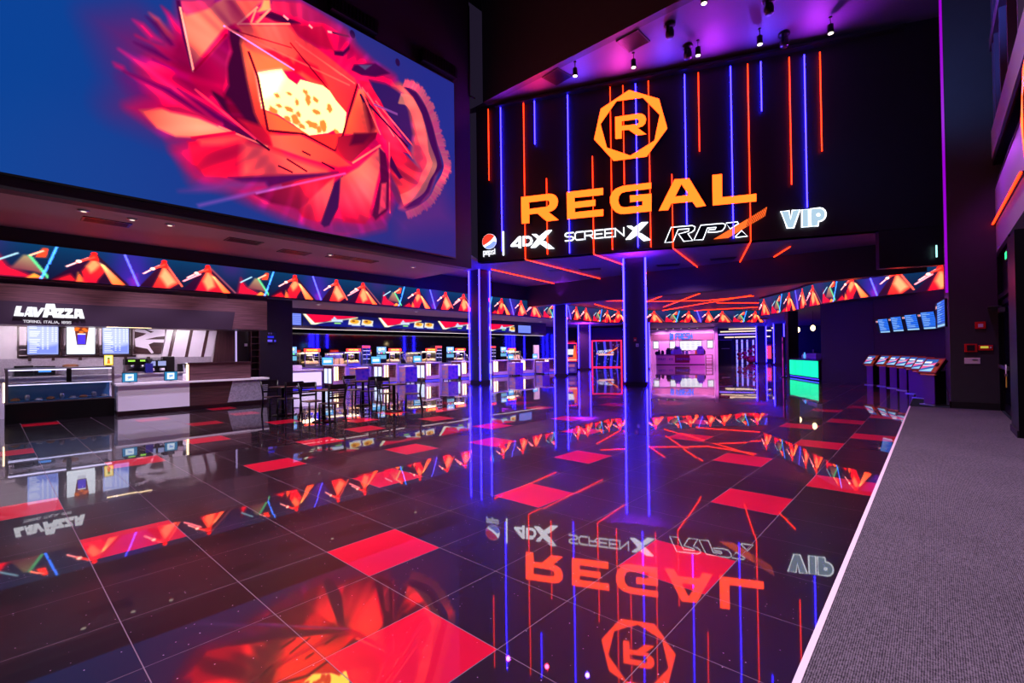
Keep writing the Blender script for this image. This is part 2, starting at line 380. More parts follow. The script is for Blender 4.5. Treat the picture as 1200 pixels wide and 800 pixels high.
# ------------------------------------------------------------------ walls, soffits, ceilings
struct('wall_left', MB().box(-6, 13.9, 14.75, 15.15, 5.14, 18), M_wall)
struct('ceiling', MB().box(-6, 13.9, 15.15, 18.9, 5.14, 5.3), M_soff)
struct('ceiling', MB().box(-6, 26, -4, 16, 18, 18.2), M_black)
struct('wall_ribbon', MB().box(-6, 36, 18.9, 19.2, 4.74, 6.2).box(-6, 36, 18.93, 19.2, 3.75, 4.74), M_wall)
struct('ceiling', MB().box(-6, 36, 19.2, 25.5, 3.75, 3.9).box(-6,36,18.9,19.2,3.70,3.75), M_soff)
struct('wall_bulkhead', MB().box(14.7, 15.0, -1.3, 14.75, TOPZ, 18), M_grey)
struct('ceiling', MB().prism([(15.0,-1.3),(22.3,-1.3),(15.0,15.9)], TOPZ, TOPZ+.2), M_hiceil)
uL = (13.30-15.3)/0.921; uR = (13.30+0.30)/0.921
def fbox(mb, F, u0, u1, o0, o1, z0, z1, mi=0):
    a, b, c, d = F.P(u0,o0,z0), F.P(u1,o0,z0), F.P(u1,o1,z0), F.P(u0,o1,z0)
    e = Vector((0,0,z1-z0)); return mb.hexa([a,b,c,d],[a+e,b+e,c+e,d+e], mi)
sw = MB(); fbox(sw, FR, uL, uR, 0, 0.4, SOF, TOPZ)
struct('wall_sign', sw, M_sign)
# soffit behind the sign wall, beam, lower ceiling
bm1 = G(667,355,4.35); bm2 = G(890,335.5,4.35)
bd = (bm2-bm1); bd.z = 0; bd.normalize()
b0 = bm1 - bd*((18.9-bm1.y)/(-bd.y) if abs(bd.y) > .01 else 5); b1 = bm1 + bd*16
b0.z = b1.z = 0
bn = Vector((-bd.y, bd.x, 0)); bn = bn if bn.x > 0 else -bn
bm = MB(); q0, q1 = b0-bd*0.3, b1
bm.hexa([(q0.x,q0.y,4.35),(q1.x,q1.y,4.35),(q1.x+bn.x*.6,q1.y+bn.y*.6,4.35),(q0.x+bn.x*.6,q0.y+bn.y*.6,4.35)],
        [(q0.x,q0.y,SOF+.3),(q1.x,q1.y,SOF+.3),(q1.x+bn.x*.6,q1.y+bn.y*.6,SOF+.3),(q0.x+bn.x*.6,q0.y+bn.y*.6,SOF+.3)])
struct('wall_beam', bm, M_wall)
wl, wr = FR.P(uL,0.02,0), FR.P(uR,0.02,0)
s1 = MB().prism([(13.9,14.8),(wl.x,wl.y),(wr.x,wr.y),(27,-.3),(q1.x+.3,q1.y),(q0.x+.3,q0.y),(q0.x,18.95),(13.9,18.95)], SOF, SOF+.15)
struct('ceiling', s1, M_soff2)
s2 = MB().prism([(q0.x+.3,18.95),(q0.x+.3,q0.y),(q1.x+.3,q1.y),(44,2),(62,6),(62,30),(36,30),(34,18.95)], CE2, CE2+.15)
struct('ceiling', s2, M_soff2)
# wall above the right ribbon display (curved) and dark infill below the sign wall
RIB_R = [(23.5,-.32),(23.55,0.6),(23.7,1.45),(24.3,2.45),(25.2,3.3),(26.2,3.98),(27.5,4.78),(28.9,5.55),(30.5,6.75),(32.2,8.08)]
def smooth_path(pts, n=8):
    out = []
    P = [np.array(p, float) for p in pts]; P = [2*P[0]-P[1]] + P + [2*P[-1]-P[-2]]
    for i in range(1, len(P)-2):
        for k in range(n):
            t = k/n; a,b,c,d = P[i-1],P[i],P[i+1],P[i+2]
            out.append(tuple(.5*((2*b)+(-a+c)*t+(2*a-5*b+4*c-d)*t*t+(-a+3*b-3*c+d)*t**3)))
    out.append(tuple(P[-2])); return out
RP = smooth_path(RIB_R)
def offset_path(path, d):
    o = []
    for i, p in enumerate(path):
        a, b = path[max(i-1,0)], path[min(i+1,len(path)-1)]
        t = np.array((b[0]-a[0], b[1]-a[1])); t /= np.hypot(*t); o.append((p[0]+t[1]*d, p[1]-t[0]*d))
    return o
def path_wall(mb, path, d0, d1, z0, z1, mi=0):
    A, B = offset_path(path,d0), offset_path(path,d1)
    n = len(path)
    vs = [(p[0],p[1],z0) for p in A]+[(p[0],p[1],z0) for p in B]+[(p[0],p[1],z1) for p in A]+[(p[0],p[1],z1) for p in B]
    fs = []
    for i in range(n-1):
        fs += [(i,i+1,2*n+i+1,2*n+i),(n+i+1,n+i,3*n+i,3*n+i+1),(2*n+i,2*n+i+1,3*n+i+1,3*n+i),(i+1,i,n+i,n+i+1)]
    fs += [(0,2*n,3*n,n),(n-1,2*n-1,4*n-1,3*n-1)]
    return mb.add(vs, fs, mi)
cw_ = MB(); path_wall(cw_, RP, 0.0, 0.25, 4.66, SOF+.1); path_wall(cw_, RP, 0.06, 0.25, 3.58, 4.66); struct('wall_ribbon', cw_, M_wall)
u30 = FR.uv(1030,274)[0]
inf = MB(); fbox(inf, FR, u30, uR, .02, .3, 4.28, SOF)
struct('wall_infill', inf, M_sign)
# right recess: soffit, far wall, angled wall, side block (the pillar)
rs = MB(); back = [(30.5,-.3),(35.0,-.3),(38,8.5)]
pp = offset_path(RP, .02)
rs.prism(list(reversed(pp[::4]+[pp[-1]]))+[(23.45,-.35),(38,-.35),(38,8.5)], 3.58, 3.7); struct('ceiling', rs, M_soff2)
wA = G(963,446.5); wB = G(1025,449.6)
fw = MB(); fw.hexa([(wA.x,wA.y,0),(wB.x,wB.y,0),(wB.x+.25,wB.y,0),(wA.x+.35,wA.y-.02,0)],[(wA.x,wA.y,3.6),(wB.x,wB.y,3.6),(wB.x+.25,wB.y,3.6),(wA.x+.35,wA.y-.02,3.6)])
struct('wall_recess', fw, M_black)
ka = Vector((wB.x+.02,wB.y,0)); kb = Vector((22.7,-.3,0))
aw = MB(); aw.hexa([(ka.x,ka.y,0),(kb.x,kb.y,0),(kb.x+.3,kb.y-.1,0),(ka.x+.3,ka.y-.05,0)],[(ka.x,ka.y,3.6),(kb.x,kb.y,3.6),(kb.x+.3,kb.y-.1,3.6),(ka.x+.3,ka.y-.05,3.6)])
struct('wall_kiosks', aw, M_wall)
pl = MB().box(16.1, 27, -1.6, -.3, 0.0, 18); struct('wall_pillar', pl, M_grey)
pb = MB().box(16.06, 16.1, -1.15, -.28, 0, .16).box(16.06, 27, -.3, -.27, 0, .16); struct('baseboard_pillar', pb, M_black)
# far end of the building
struct('wall_back', MB().box(62, 62.3, -2, 34, 0, 6), M_wall)
struct('wall_concession', MB().box(-6, 40, 25.2, 25.5, 0, 6), mat('gloss black wall tile', (14,12,16), 0.06))
MATS['gloss black wall tile'].node_tree.nodes['Principled BSDF'].inputs['IOR'].default_value = 2.6
struct('wall_side', MB().box(38, 62, 29.7, 30, 0, 6), M_wall)
# ================================================================== big LED screen
def hdr(lc):
    """screens are brightest where they are already saturated"""
    k = np.clip((lc-0.6)/0.4, 0, 1); return lc*(1+7.0*k*k)
SX0, SX1, SZ0, SZ1 = 0.05, 12.92, 5.47, 12.70
cv = Canvas(700, 394, SX0, SX1, SZ0, SZ1)
cv.c = cv.grad((8,66,150), (48,36,125), (1.0,9.0), (12.9,6.0))
cv.mix(np.exp(-(((cv.X-12.5)/2.2)**2+((cv.Y-11)/2.6)**2)), (26,44,140))
cv.mix(0.75*np.exp(-(((cv.X-7.2)/3.0)**2+((cv.Y-9.6)/2.3)**2)), (150,20,110))
def S(*pts): return [FS.uv(x,y) for x, y in pts]
def sp(pts, c, c2=None, g=None, soft=None, alpha=1.0):
    cv.poly(S(*pts), c, c2, S(*g) if g else None, soft, alpha)
def sl(a, b, w, c, alpha=1.0, soft=None): cv.line(S(a)[0], S(b)[0], w, c, alpha, soft)
# far glow and streaks on the left
sp([(120,28),(160,22),(215,60),(300,150),(250,170),(190,150),(140,128),(150,100)], (150,15,95), soft=1.4, alpha=.8)
sp([(150,95),(200,110),(290,190),(230,165),(180,130)], (120,10,100), soft=.7, alpha=.8)
body = [(152,126),(180,118),(165,80),(190,62),(200,40),(212,20),(214,0),(330,0),(352,2),(382,20),(405,36),(417,55),(438,75),(462,90),(470,112),(480,150),(470,175),(486,215),(476,238),(462,232),(450,258),(425,266),(396,262),(372,266),(340,246),(300,232),(280,212),(240,208),(222,196),(206,178),(230,163),(196,158),(172,140)]
sp(body, (238,6,78), soft=.5)
sp([(203,170),(222,168),(232,200),(268,212),(300,222),(345,250),(372,268),(420,272),(450,266),(400,278),(340,258),(300,240),(262,222),(225,212)], (240,10,80), soft=.5, alpha=.75)
for p, c in [([(157,24),(168,28),(188,48),(176,46)],(255,20,110)), ([(176,16),(186,22),(202,44),(193,42)],(255,70,80)), ([(190,8),(198,14),(212,38),(206,36)],(250,10,80)), ([(160,42),(180,52),(225,88),(222,80),(190,56)],(240,10,80)),
             ([(134,74),(144,78),(146,83),(136,78)],(255,10,100)), ([(140,58),(160,70),(215,108),(205,108)],(255,25,110)), ([(150,86),(175,98),(230,140),(250,150),(200,120)],(255,10,100))]:
    sp(p, c, soft=.16, alpha=.9)
for p in [[(172,20),(184,26),(206,54),(200,54)], [(158,50),(182,58),(206,72),(196,72)], [(180,70),(200,78),(226,84),(222,92)], [(146,84),(200,104),(262,150),(272,154),(235,134),(190,106)], [(208,104),(232,118),(285,152),(300,166),(252,140)]]:
    sp(p, (80,0,84), soft=.14, alpha=.85)
sp([(222,75),(232,84),(245,100),(244,118),(228,110),(205,92),(204,74)], (205,0,66), (140,0,70), ((230,80),(215,110)), soft=.2)
# dark wedge and crimson lobe
sp([(243,102),(262,112),(268,100),(266,78),(272,60),(268,44),(268,34),(280,34),(286,48),(292,82),(302,118),(312,154),(300,150),(280,146),(262,128)], (66,4,50), soft=.1)
sp([(228,84),(262,46),(268,42),(270,58),(266,72),(266,86),(262,114),(250,106),(240,112),(222,92)], (226,0,62), (150,0,80), ((240,110),(268,50)), soft=.12)
sp([(262,110),(270,116),(292,146),(300,156),(280,150),(268,130)], (130,0,48), soft=.12)
sp([(284,34),(291,56),(302,90),(312,128),(316,152),(326,158),(320,160),(310,158),(298,132),(290,96),(282,52)], (255,120,60), (255,60,50), ((296,60),(318,158)), soft=.12)
sp([(308,148),(318,160),(330,178),(336,190),(318,182),(296,158),(280,140),(290,142)], (230,20,50), soft=.14)
# peach shard upper left with pink cap
sp([(212,14),(224,14),(240,10),(262,0),(276,0),(273,28),(262,34),(228,76),(226,84),(222,70)], (255,160,100), (255,140,86), ((240,10),(228,80)), soft=.07)
sp([(211,0),(250,0),(249,8),(232,14),(218,18),(212,10)], (225,62,110), soft=.1)
sp([(206,0),(211,0),(216,26),(227,84),(223,80),(214,44)], (76,4,70), soft=.05)
sl((211,8),(227,84),.05,(255,210,170)); sl((227,84),(266,40),.05,(190,0,50))
# upper orange field
sp([(262,0),(310,0),(302,6),(282,28),(272,28)], (255,150,100), (255,90,66), ((264,4),(300,14)), soft=.08)
sp([(276,30),(300,29),(340,28),(352,44),(366,52),(392,72),(416,92),(419,100),(404,136),(398,126),(384,104),(362,96),(344,82),(298,84),(288,58),(284,36)], (255,112,72), (250,50,58), ((300,60),(412,96)), soft=.08)
sp([(308,58),(322,58),(332,66),(338,66),(344,74),(350,64),(360,72),(372,78),(384,100),(366,92),(354,84),(346,86),(336,74),(326,70)], (225,14,52), soft=.12)
sp([(288,56),(302,62),(330,72),(342,82),(298,84),(291,70)], (255,140,70), soft=.1)
sp([(302,28),(318,14),(340,24),(360,30),(378,28),(386,44),(392,60),(372,54),(350,42),(336,28)], (205,8,52), soft=.18)
sp([(304,18),(318,14),(334,20),(352,27),(340,28),(322,24),(312,20)], (72,4,56), soft=.08)
sp([(318,0),(352,2),(378,18),(386,26),(362,26),(340,18),(318,12)], (225,30,80), (170,16,90), ((330,4),(380,24)), soft=.12)
sp([(301,14),(306,8),(309,0),(316,0),(317,10),(302,27),(299,26),(314,12),(304,14)], (255,180,80), soft=.06)
for a, b in [((278,29),(302,8)), ((294,27),(300,11)), ((301,27),(317,10)), ((280,28),(340,28))]: sl(a, b, .05, (255,170,110))
sl((262,30),(345,82),.05,(225,170,225)); sl((282,38),(342,56),.04,(180,20,40)); sl((264,32),(410,100),.06,(255,120,90),.7); sl((340,50),(386,106),.05,(140,0,30)); sl((350,52),(416,98),.05,(255,130,90)); sl((346,48),(400,88),.05,(255,110,80))
for a, b in [((332,18),(338,23)), ((362,29),(366,33)), ((384,37),(389,38))]: sl(a, b, .07, (255,190,180))
sl((389,38),(410,43),.07,(90,20,60))
# white hot core
sp([(300,85),(318,82),(330,81),(338,92),(348,99),(352,93),(366,97),(378,100),(386,106),(394,118),(406,132),(403,156),(394,156),(392,152),(384,156),(362,159),(352,152),(344,146),(326,134),(306,127)], (255,248,205), soft=.05)
sp([(301,86),(330,82),(334,92),(324,112),(306,118)], (250,255,220), soft=.2)
rs_ = random.Random(3)
for x, y, a, b in [(325,112,3,2.4),(339,110,3,1.6),(358,108,2.6,2.6),(370,117,3.4,3),(386,127,3,5),(348,120,2,4),(339,128,4.6,3.4),(361,116,3,6),(371,131,4,3),(327,124,3.6,2),(320,129,5.4,4),(337,139,4,3),(346,141,5,6),(366,146,7,4.2),(379,147,4,7),(350,134,3,3),(374,152,3,4),(394,154,3,2.6),(354,148,4,3)]:
    o, d = FS.uv(x,y), FS.uv(x+a,y)[0]-FS.uv(x,y)[0]
    e = FS.uv(x,y-b)[1]-FS.uv(x,y)[1]
    cv.poly([(o[0]+d*(1+.3*rs_.uniform(-1,1))*math.cos(t*PI/6), o[1]+e*(1+.3*rs_.uniform(-1,1))*math.sin(t*PI/6)) for t in range(12)], (245,150,62), soft=.06)
sp([(309,129),(326,136),(344,147),(362,158),(350,157),(330,155),(314,153)], (255,116,66), soft=.05)
sp([(362,159),(384,157),(403,157),(393,177),(375,168)], (245,52,52), soft=.05)
for a, b in [((291,60),(302,90)), ((302,90),(314,153)), ((314,153),(356,157)), ((356,157),(393,177)), ((393,177),(402,158)), ((402,158),(419,98))]: sl(a, b, .075, (120,4,34))
# orange face right of the core
sp([(408,140),(420,104),(432,104),(436,124),(444,156),(420,158),(404,157)], (255,136,66), (255,80,60), ((416,110),(436,156)), soft=.06)
sp([(424,112),(432,116),(440,150),(434,156)], (110,6,40), soft=.2)
sp([(396,160),(420,157),(442,155),(440,162),(412,190),(392,184)], (216,20,52), (120,4,44), ((398,180),(436,158)), soft=.06)
sp([(415,156),(436,157),(426,168),(410,170)], (92,4,46), soft=.12)
# petals on the left
sp([(164,129),(190,127),(232,138),(274,156),(256,158),(232,161),(206,160),(184,150)], (255,120,76), (255,170,104), ((170,132),(232,150)), soft=.1)
sp([(186,124),(210,124),(252,140),(270,152),(236,138),(200,131)], (200,4,60), soft=.12)
sp([(220,166),(250,160),(282,157),(300,168),(318,176),(340,186),(382,199),(388,204),(340,208),(288,212),(262,208),(240,206),(226,192)], (232,14,56), soft=.1)
sp([(284,166),(312,172),(345,186),(384,198),(386,204),(340,207),(284,207),(282,190)], (255,104,80), soft=.25)
sp([(230,162),(282,158),(290,164),(262,170),(236,170)], (255,84,70), soft=.15)
sp([(316,158),(352,158),(392,178),(412,194),(396,196),(360,186),(320,172)], (255,112,80), (250,70,64), ((330,162),(396,190)), soft=.08)
sp([(262,140),(300,162),(315,175),(300,168),(262,148)], (90,4,66), soft=.06)
sl((228,104),(316,176),.07,(255,60,90)); sl((256,148),(314,172),.05,(255,150,110)); sl((224,162),(276,155),.08,(220,10,60)); sl((300,164),(316,176),.07,(70,0,36))
for a, b in [((336,186),(360,201)), ((326,194),(343,202)), ((354,177),(364,182)), ((377,190),(392,198))]: sl(a, b, .06, (90,0,40))
sp([(268,208),(310,206),(360,204),(396,202),(360,212),(330,218),(316,222),(310,214),(284,214)], (92,6,84), soft=.1)
sp([(210,224),(270,212),(312,214),(314,219),(270,222),(232,225)], (130,50,140), soft=.2, alpha=.7)
# lower fan
sp([(299,228),(318,218),(352,210),(386,205),(394,204),(386,220),(352,246),(344,243),(318,238)], (235,28,56), (120,4,58), ((350,214),(330,244)), soft=.1)
sp([(350,246),(384,214),(392,208),(390,230),(378,258),(372,260),(354,254)], (255,110,84), (215,14,58), ((384,216),(362,256)), soft=.08)
sp([(376,262),(384,238),(392,214),(402,206),(401,222),(396,244),(386,264),(380,266)], (62,8,78), soft=.07)
sp([(399,208),(420,196),(446,172),(450,178),(442,212),(432,256),(428,262),(402,260),(397,240)], (255,124,90), (215,6,58), ((425,205),(412,258)), soft=.08)
sp([(444,172),(452,180),(456,206),(455,246),(440,258),(436,252),(446,210)], (88,4,60), soft=.08)
sp([(447,215),(453,214),(452,244),(444,250)], (235,70,90), soft=.08)
sp([(452,162),(456,160),(470,176),(494,200),(502,224),(496,234),(478,242),(468,236),(458,206),(456,180)], (226,10,52), (255,90,70), ((462,176),(490,226)), soft=.1)
sp([(458,182),(466,198),(472,208),(468,210),(456,194)], (70,4,66), soft=.06); sp([(457,202),(466,220),(474,242),(466,238),(458,222)], (110,30,90), soft=.1)
sl((232,241),(330,218),.08,(150,80,190),.7,.1); sl((300,226.5),(405,203),.05,(215,100,215),.9,.06)
sl((413,191),(446,170),.06,(255,150,110)); sl((456,158),(457,250),.05,(255,80,90))
# blue lens and red spikes on the right
sp([(433,94),(452,98),(478,112),(487,140),(492,172),(478,168),(456,140),(440,114)], (48,24,98), (70,22,96), ((440,100),(486,166)), soft=.15)
sp([(420,94),(432,96),(446,118),(470,164),(484,182),(472,178),(450,162),(436,126)], (226,8,54), soft=.06)
for a, b in [((420,98),(446,158)), ((424,102),(484,186)), ((440,118),(500,190)), ((430,108),(462,160))]: sl(a, b, .05, (255,110,100))
for a, b in [((432,122),(478,172)), ((422,110),(427,120))]: sl(a, b, .09, (60,4,60))
sl((438,122),(466,134),.09,(165,80,170),.8)
sp([(415,76),(440,74),(457,86),(440,90),(424,88),(412,82)], (70,6,70), soft=.08); sp([(420,76),(436,76),(428,82)], (90,70,120), soft=.05)
sp([(392,60),(402,60),(410,52),(410,58),(402,66),(392,64)], (66,4,60), soft=.07)
for x, y in [(413,40),(466,73)]: cv.disc(*FS.uv(x,y), .10, .14, (40,10,70)); 
sp([(380,24),(400,34),(414,44),(410,50),(396,40)], (170,40,100), soft=.3, alpha=.6)
# ring of fine radial strokes on the far right
ring_o = [(468,98),(484,104),(496,122),(506,146),(512,170),(516,192),(510,206),(502,228),(490,240),(476,246)]
ring_i = [(460,100),(472,110),(480,130),(485,158),(482,182),(490,196),(486,210),(478,228),(472,238),(468,244)]
sp(ring_o+ring_i[::-1], (255,110,86), (250,60,90), ((478,120),(500,236)), soft=.25)
dark_o = [(475,100),(488,108),(500,126),(508,150),(514,176),(519,196),(510,206),(503,226),(492,240),(477,245)]
dark_i = [(474,103),(484,114),(494,134),(500,158),(502,178),(506,190),(502,204),(492,222),(482,236),(474,243)]
sp(dark_o+dark_i[::-1], (66,8,80), soft=.12)
rp_ = [(473,100),(486,104),(498,120),(507,142),(514,168),(521,192),(519,204),(512,216),(504,232),(490,243),(476,249)]
R_ = smooth_path(rp_, 22)
for k, (x, y) in enumerate(R_):
    a = (x-452, y-172); L = math.hypot(*a); a = (a[0]/L, a[1]/L)
    ln = 5+4*rs_.random()
    sl((x-a[0]*1.0,y-a[1]*1.0),(x+a[0]*ln,y+a[1]*ln),.042,(255,60+60*rs_.random(),110),.75,.06)
    sl((x-a[0]*22,y-a[1]*22),(x-a[0]*10,y-a[1]*10),.035,(255,150,110),.45,.05)
sp([(498,232),(520,226),(530,262),(470,276),(462,254)], (120,40,120), soft=.9, alpha=.5)
cxp, czp = FS.uv(368,138)
th_ = np.arctan2(cv.Y-czp, cv.X-cxp); rr_ = np.hypot(cv.X-cxp, cv.Y-czp); rn = random.Random(11); nz = np.zeros_like(th_); n2 = np.zeros_like(th_)
for k in range(16):
    f_ = rn.randint(9,70); nz += rn.uniform(.5,1)*np.sin(f_*th_+rn.uniform(0,6.3)+rn.uniform(-1.2,1.2)*rr_+.6*np.sin(rr_*rn.uniform(1,4)+rn.uniform(0,6)))/3.2
    n2 += np.sin(rn.uniform(.6,3.5)*cv.X+rn.uniform(.6,3.5)*cv.Y*rn.choice((-1,1))+rn.uniform(0,6))/3.4
mk = np.clip((cv.c[...,0]-cv.c[...,2]-70)/90,0,1)*np.clip((rr_-1.2)/1.2,0,1)
amt = (.22*nz*np.clip((rr_-1.8)/1.5,0,1)+.34*n2)*mk
cv.c = cv.c*(1+np.minimum(amt,0)[...,None]*np.array((.42,.75,.25)))+np.maximum(amt,0)[...,None]*np.array((20,52,34))
mk2 = np.clip((cv.c[...,0]-60)/80,0,1)*np.exp(-((rr_-3.6)/1.3)**2)*(1-mk)
cv.c = cv.c+(np.maximum(nz,0)*mk2)[...,None]*np.array((30,0,24))
cv.c = cv.c*(1+(mk*.9)[...,None]*np.array((0,-.16,0)))+(mk*10)[...,None]*np.array((0,0,1))
scr = thing('video_wall', 'huge wall mounted video screen showing red crystal shards around a white hot core on blue', 'screen', (0, 14.65, 0))
X, Z = np.meshgrid(np.linspace(SX0,SX1,cv.w), np.linspace(SZ0,SZ1,cv.h))
picture('display_panel', hdr(cv.linear()), np.stack([X, np.zeros_like(X), Z], -1), screen_mat(1.0), scr)
MB().box(SX0-.03,SX1+.03,0.004,0.10,SZ0-.05,SZ1+.05).build('frame', M_blackplastic, scr)
# ------------------------------------------------------------------ ribbon displays
PER = 6.0
rc = Canvas(300, 50, 0, PER, 0, 1, (14,52,96))
rc.c = rc.grad((8,62,108), (20,22,60), (0,1.0), (0,0.0))
rc.mix(np.exp(-((rc.X-1.9)/.55)**2)*np.clip(1-rc.Y*.3,0,1), (74,40,190))
rc.mix(.8*np.exp(-((rc.X-4.7)/.5)**2-((rc.Y-1)/.5)**2), (70,40,120))
def rp(p, c, c2=None, g=None, soft=.03, alpha=1): rc.poly(p, c, c2, g, soft, alpha)
def rl(a, b, w, c, al=1, soft=None): rc.line(a, b, w, c, al, soft)
def climber(x, w, h=0.95):          # small lit figure on a peak
    rc.disc(x, h-.04, .07, .05, (255,40,30)); rp([(x-.08,h-.08),(x+.07,h-.08),(x+.12,h-.26),(x-.14,h-.26)], (240,50,40))
    rl((x-.62*w,h-.52),(x-.12,h-.18), .045, (255,225,225)); rl((x-.40*w,h-.36),(x+.02,h-.14), .06, (250,90,70)); rc.disc(x-.34*w,h-.32,.06,.05,(255,235,230))
# peak A
rp([(0.02,0),(0.98,.93),(1.78,0)], (66,20,66), (44,10,44), ((.9,.9),(.8,0)))
rp([(0.1,0),(0.62,0),(.45,.22),(.28,.12)], (240,26,50), soft=.1); rp([(.58,0),(.62,.30),(.74,.10),(.84,0)], (255,140,70), soft=.06)
rp([(.70,.34),(.88,.62),(.98,.82),(1.08,.66),(1.22,.36),(1.06,.10),(1.04,0),(.74,0)], (255,70,44), (240,20,60), ((1.0,.8),(.9,0)), soft=.08)
rp([(.80,.50),(.98,.78),(1.12,.58),(1.0,.40),(.9,.3)], (255,190,120), soft=.1)
rp([(1.10,.66),(1.22,.58),(1.72,0),(1.40,0)], (255,240,180), (255,150,60), ((1.15,.6),(1.6,0)), soft=.04)
rl((1.0,.92),(1.8,0),.04,(60,20,40)); climber(.98,1)
rp([(1.86,0),(2.04,0),(2.0,.4),(1.8,.2)], (140,40,200), soft=.15)
rl((1.70,1.0),(2.05,0),.045,(170,170,255))
# peak B
rp([(2.06,0),(2.72,.92),(3.22,0)], (84,20,56), (48,12,46), ((2.7,.9),(2.6,0)))
rp([(2.40,0),(2.58,.44),(2.70,.78),(2.84,.58),(3.12,.20),(2.86,0)], (255,122,72), (250,44,50), ((2.8,.7),(2.6,0)), soft=.07)
rp([(2.60,.4),(2.72,.70),(2.88,.5),(3.04,.24),(2.8,.05)], (255,205,140), soft=.12)
rl((2.76,.84),(3.22,.10),.04,(255,150,110)); climber(2.72,.9)
# peak C
rp([(3.22,0),(3.97,.94),(4.80,0)], (76,18,60), (48,10,50), ((3.9,.9),(3.8,0)))
rp([(3.58,0),(3.80,.48),(3.97,.80),(4.16,.56),(4.56,0)], (255,80,52), (225,14,56), ((4.0,.8),(3.8,0)), soft=.07)
rp([(3.82,.36),(3.96,.72),(4.12,.54),(4.18,.2),(3.96,.05)], (255,195,125), soft=.12)
rp([(4.08,.60),(4.18,.56),(4.68,0),(4.44,0)], (255,235,170), (255,140,60), ((4.1,.6),(4.6,0)), soft=.04)
rl((3.24,.30),(3.76,.62),.05,(255,215,220)); rl((3.98,.93),(4.85,.02),.05,(190,90,110)); climber(3.97,1)
# peak D, greenish, with a red foot and a small figure
rp([(4.9,0),(5.02,.62),(5.2,.32),(5.6,.12),(5.9,0)], (238,24,66), soft=.14)
rp([(5.24,.24),(5.50,.66),(5.62,.66),(5.95,.12),(5.7,.2)], (190,160,120), (150,60,80), ((5.5,.6),(5.4,.2)), soft=.07)
rl((5.60,.68),(6.0,.04),.07,(120,220,170)); rl((5.0,.44),(5.4,.70),.05,(200,220,225)); rp([(5.55,0),(5.9,.04),(5.7,.16)], (255,200,70), soft=.06)
rp([(5.72,.62),(5.88,.92),(6.0,.92),(5.95,.64)], (255,90,50), soft=.06); rl((5.62,.66),(5.9,.84),.05,(255,220,200))
rl((5.84,0),(6.0,.45),.05,(120,220,255)); rl((0,.45),(.17,1.0),.05,(120,220,255))
RCL = hdr(rc.linear())
def ribbon(name, path, z0, z1, s0, label, per_m=34, back=.07, rows=50):
    """path runs left to right as seen from the hall; s0 = where on the repeating picture it starts"""
    P = np.array(path, float); seg = np.hypot(*(P[1:]-P[:-1]).T); S_ = np.r_[0, np.cumsum(seg)]
    n = int(S_[-1]*per_m)+2; s = np.linspace(0, S_[-1], n)
    x = np.interp(s, S_, P[:,0]); y = np.interp(s, S_, P[:,1])
    col = ((s+s0) % PER)/PER*(RCL.shape[1]-1)
    i0 = np.floor(col).astype(int); fr = (col-i0)[None,:,None]; i1 = (i0+1) % RCL.shape[1]
    rws = np.linspace(0, RCL.shape[0]-1, rows).astype(int)
    lc = RCL[rws][:,i0]*(1-fr)+RCL[rws][:,i1]*fr
    zz = np.linspace(z0, z1, rows)
    o = P[0]
    pos = np.stack([np.broadcast_to(x-o[0],(rows,n)), np.broadcast_to(y-o[1],(rows,n)), np.broadcast_to(zz[:,None],(rows,n))], -1)
    t = thing(name, label, 'screen', (o[0],o[1],0), 0, 'ribbon displays above the counters')
    picture('display_panel', lc, pos, screen_mat(1.0), t)
    fm = MB(); rel = [(p[0]-o[0],p[1]-o[1]) for p in path]
    path_wall(fm, rel, -0.006, -back, z0-.03, z1+.03); fm.build('housing', M_blackplastic, t)
    return t
LEFT_END = 32.6
ribbon('ribbon_display', [(-2.0,18.84),(14,18.84),(LEFT_END,18.84)], 3.76, 4.73, (-2.0-1.17) % PER, 'long straight ribbon screen of red peaks above the cafe and snack counters')
ribbon('ribbon_display', [(LEFT_END,18.84),(43.3,10.4)], 3.78, 4.72, 0.3, 'straight ribbon screen of red peaks at the far end above the juice counter', 26)
RV = list(reversed(RP)); _d = [math.hypot(p[0]-23.6,p[1]-1.0) for p in RV]; _k = _d.index(min(_d))
_arc = sum(math.hypot(RV[i+1][0]-RV[i][0],RV[i+1][1]-RV[i][1]) for i in range(_k))
ribbon('ribbon_display', RV, 3.60, 4.65, (2.72-_arc) % PER, 'curved ribbon screen of red peaks above the ticket kiosks and green lit bar', 34, back=.055)
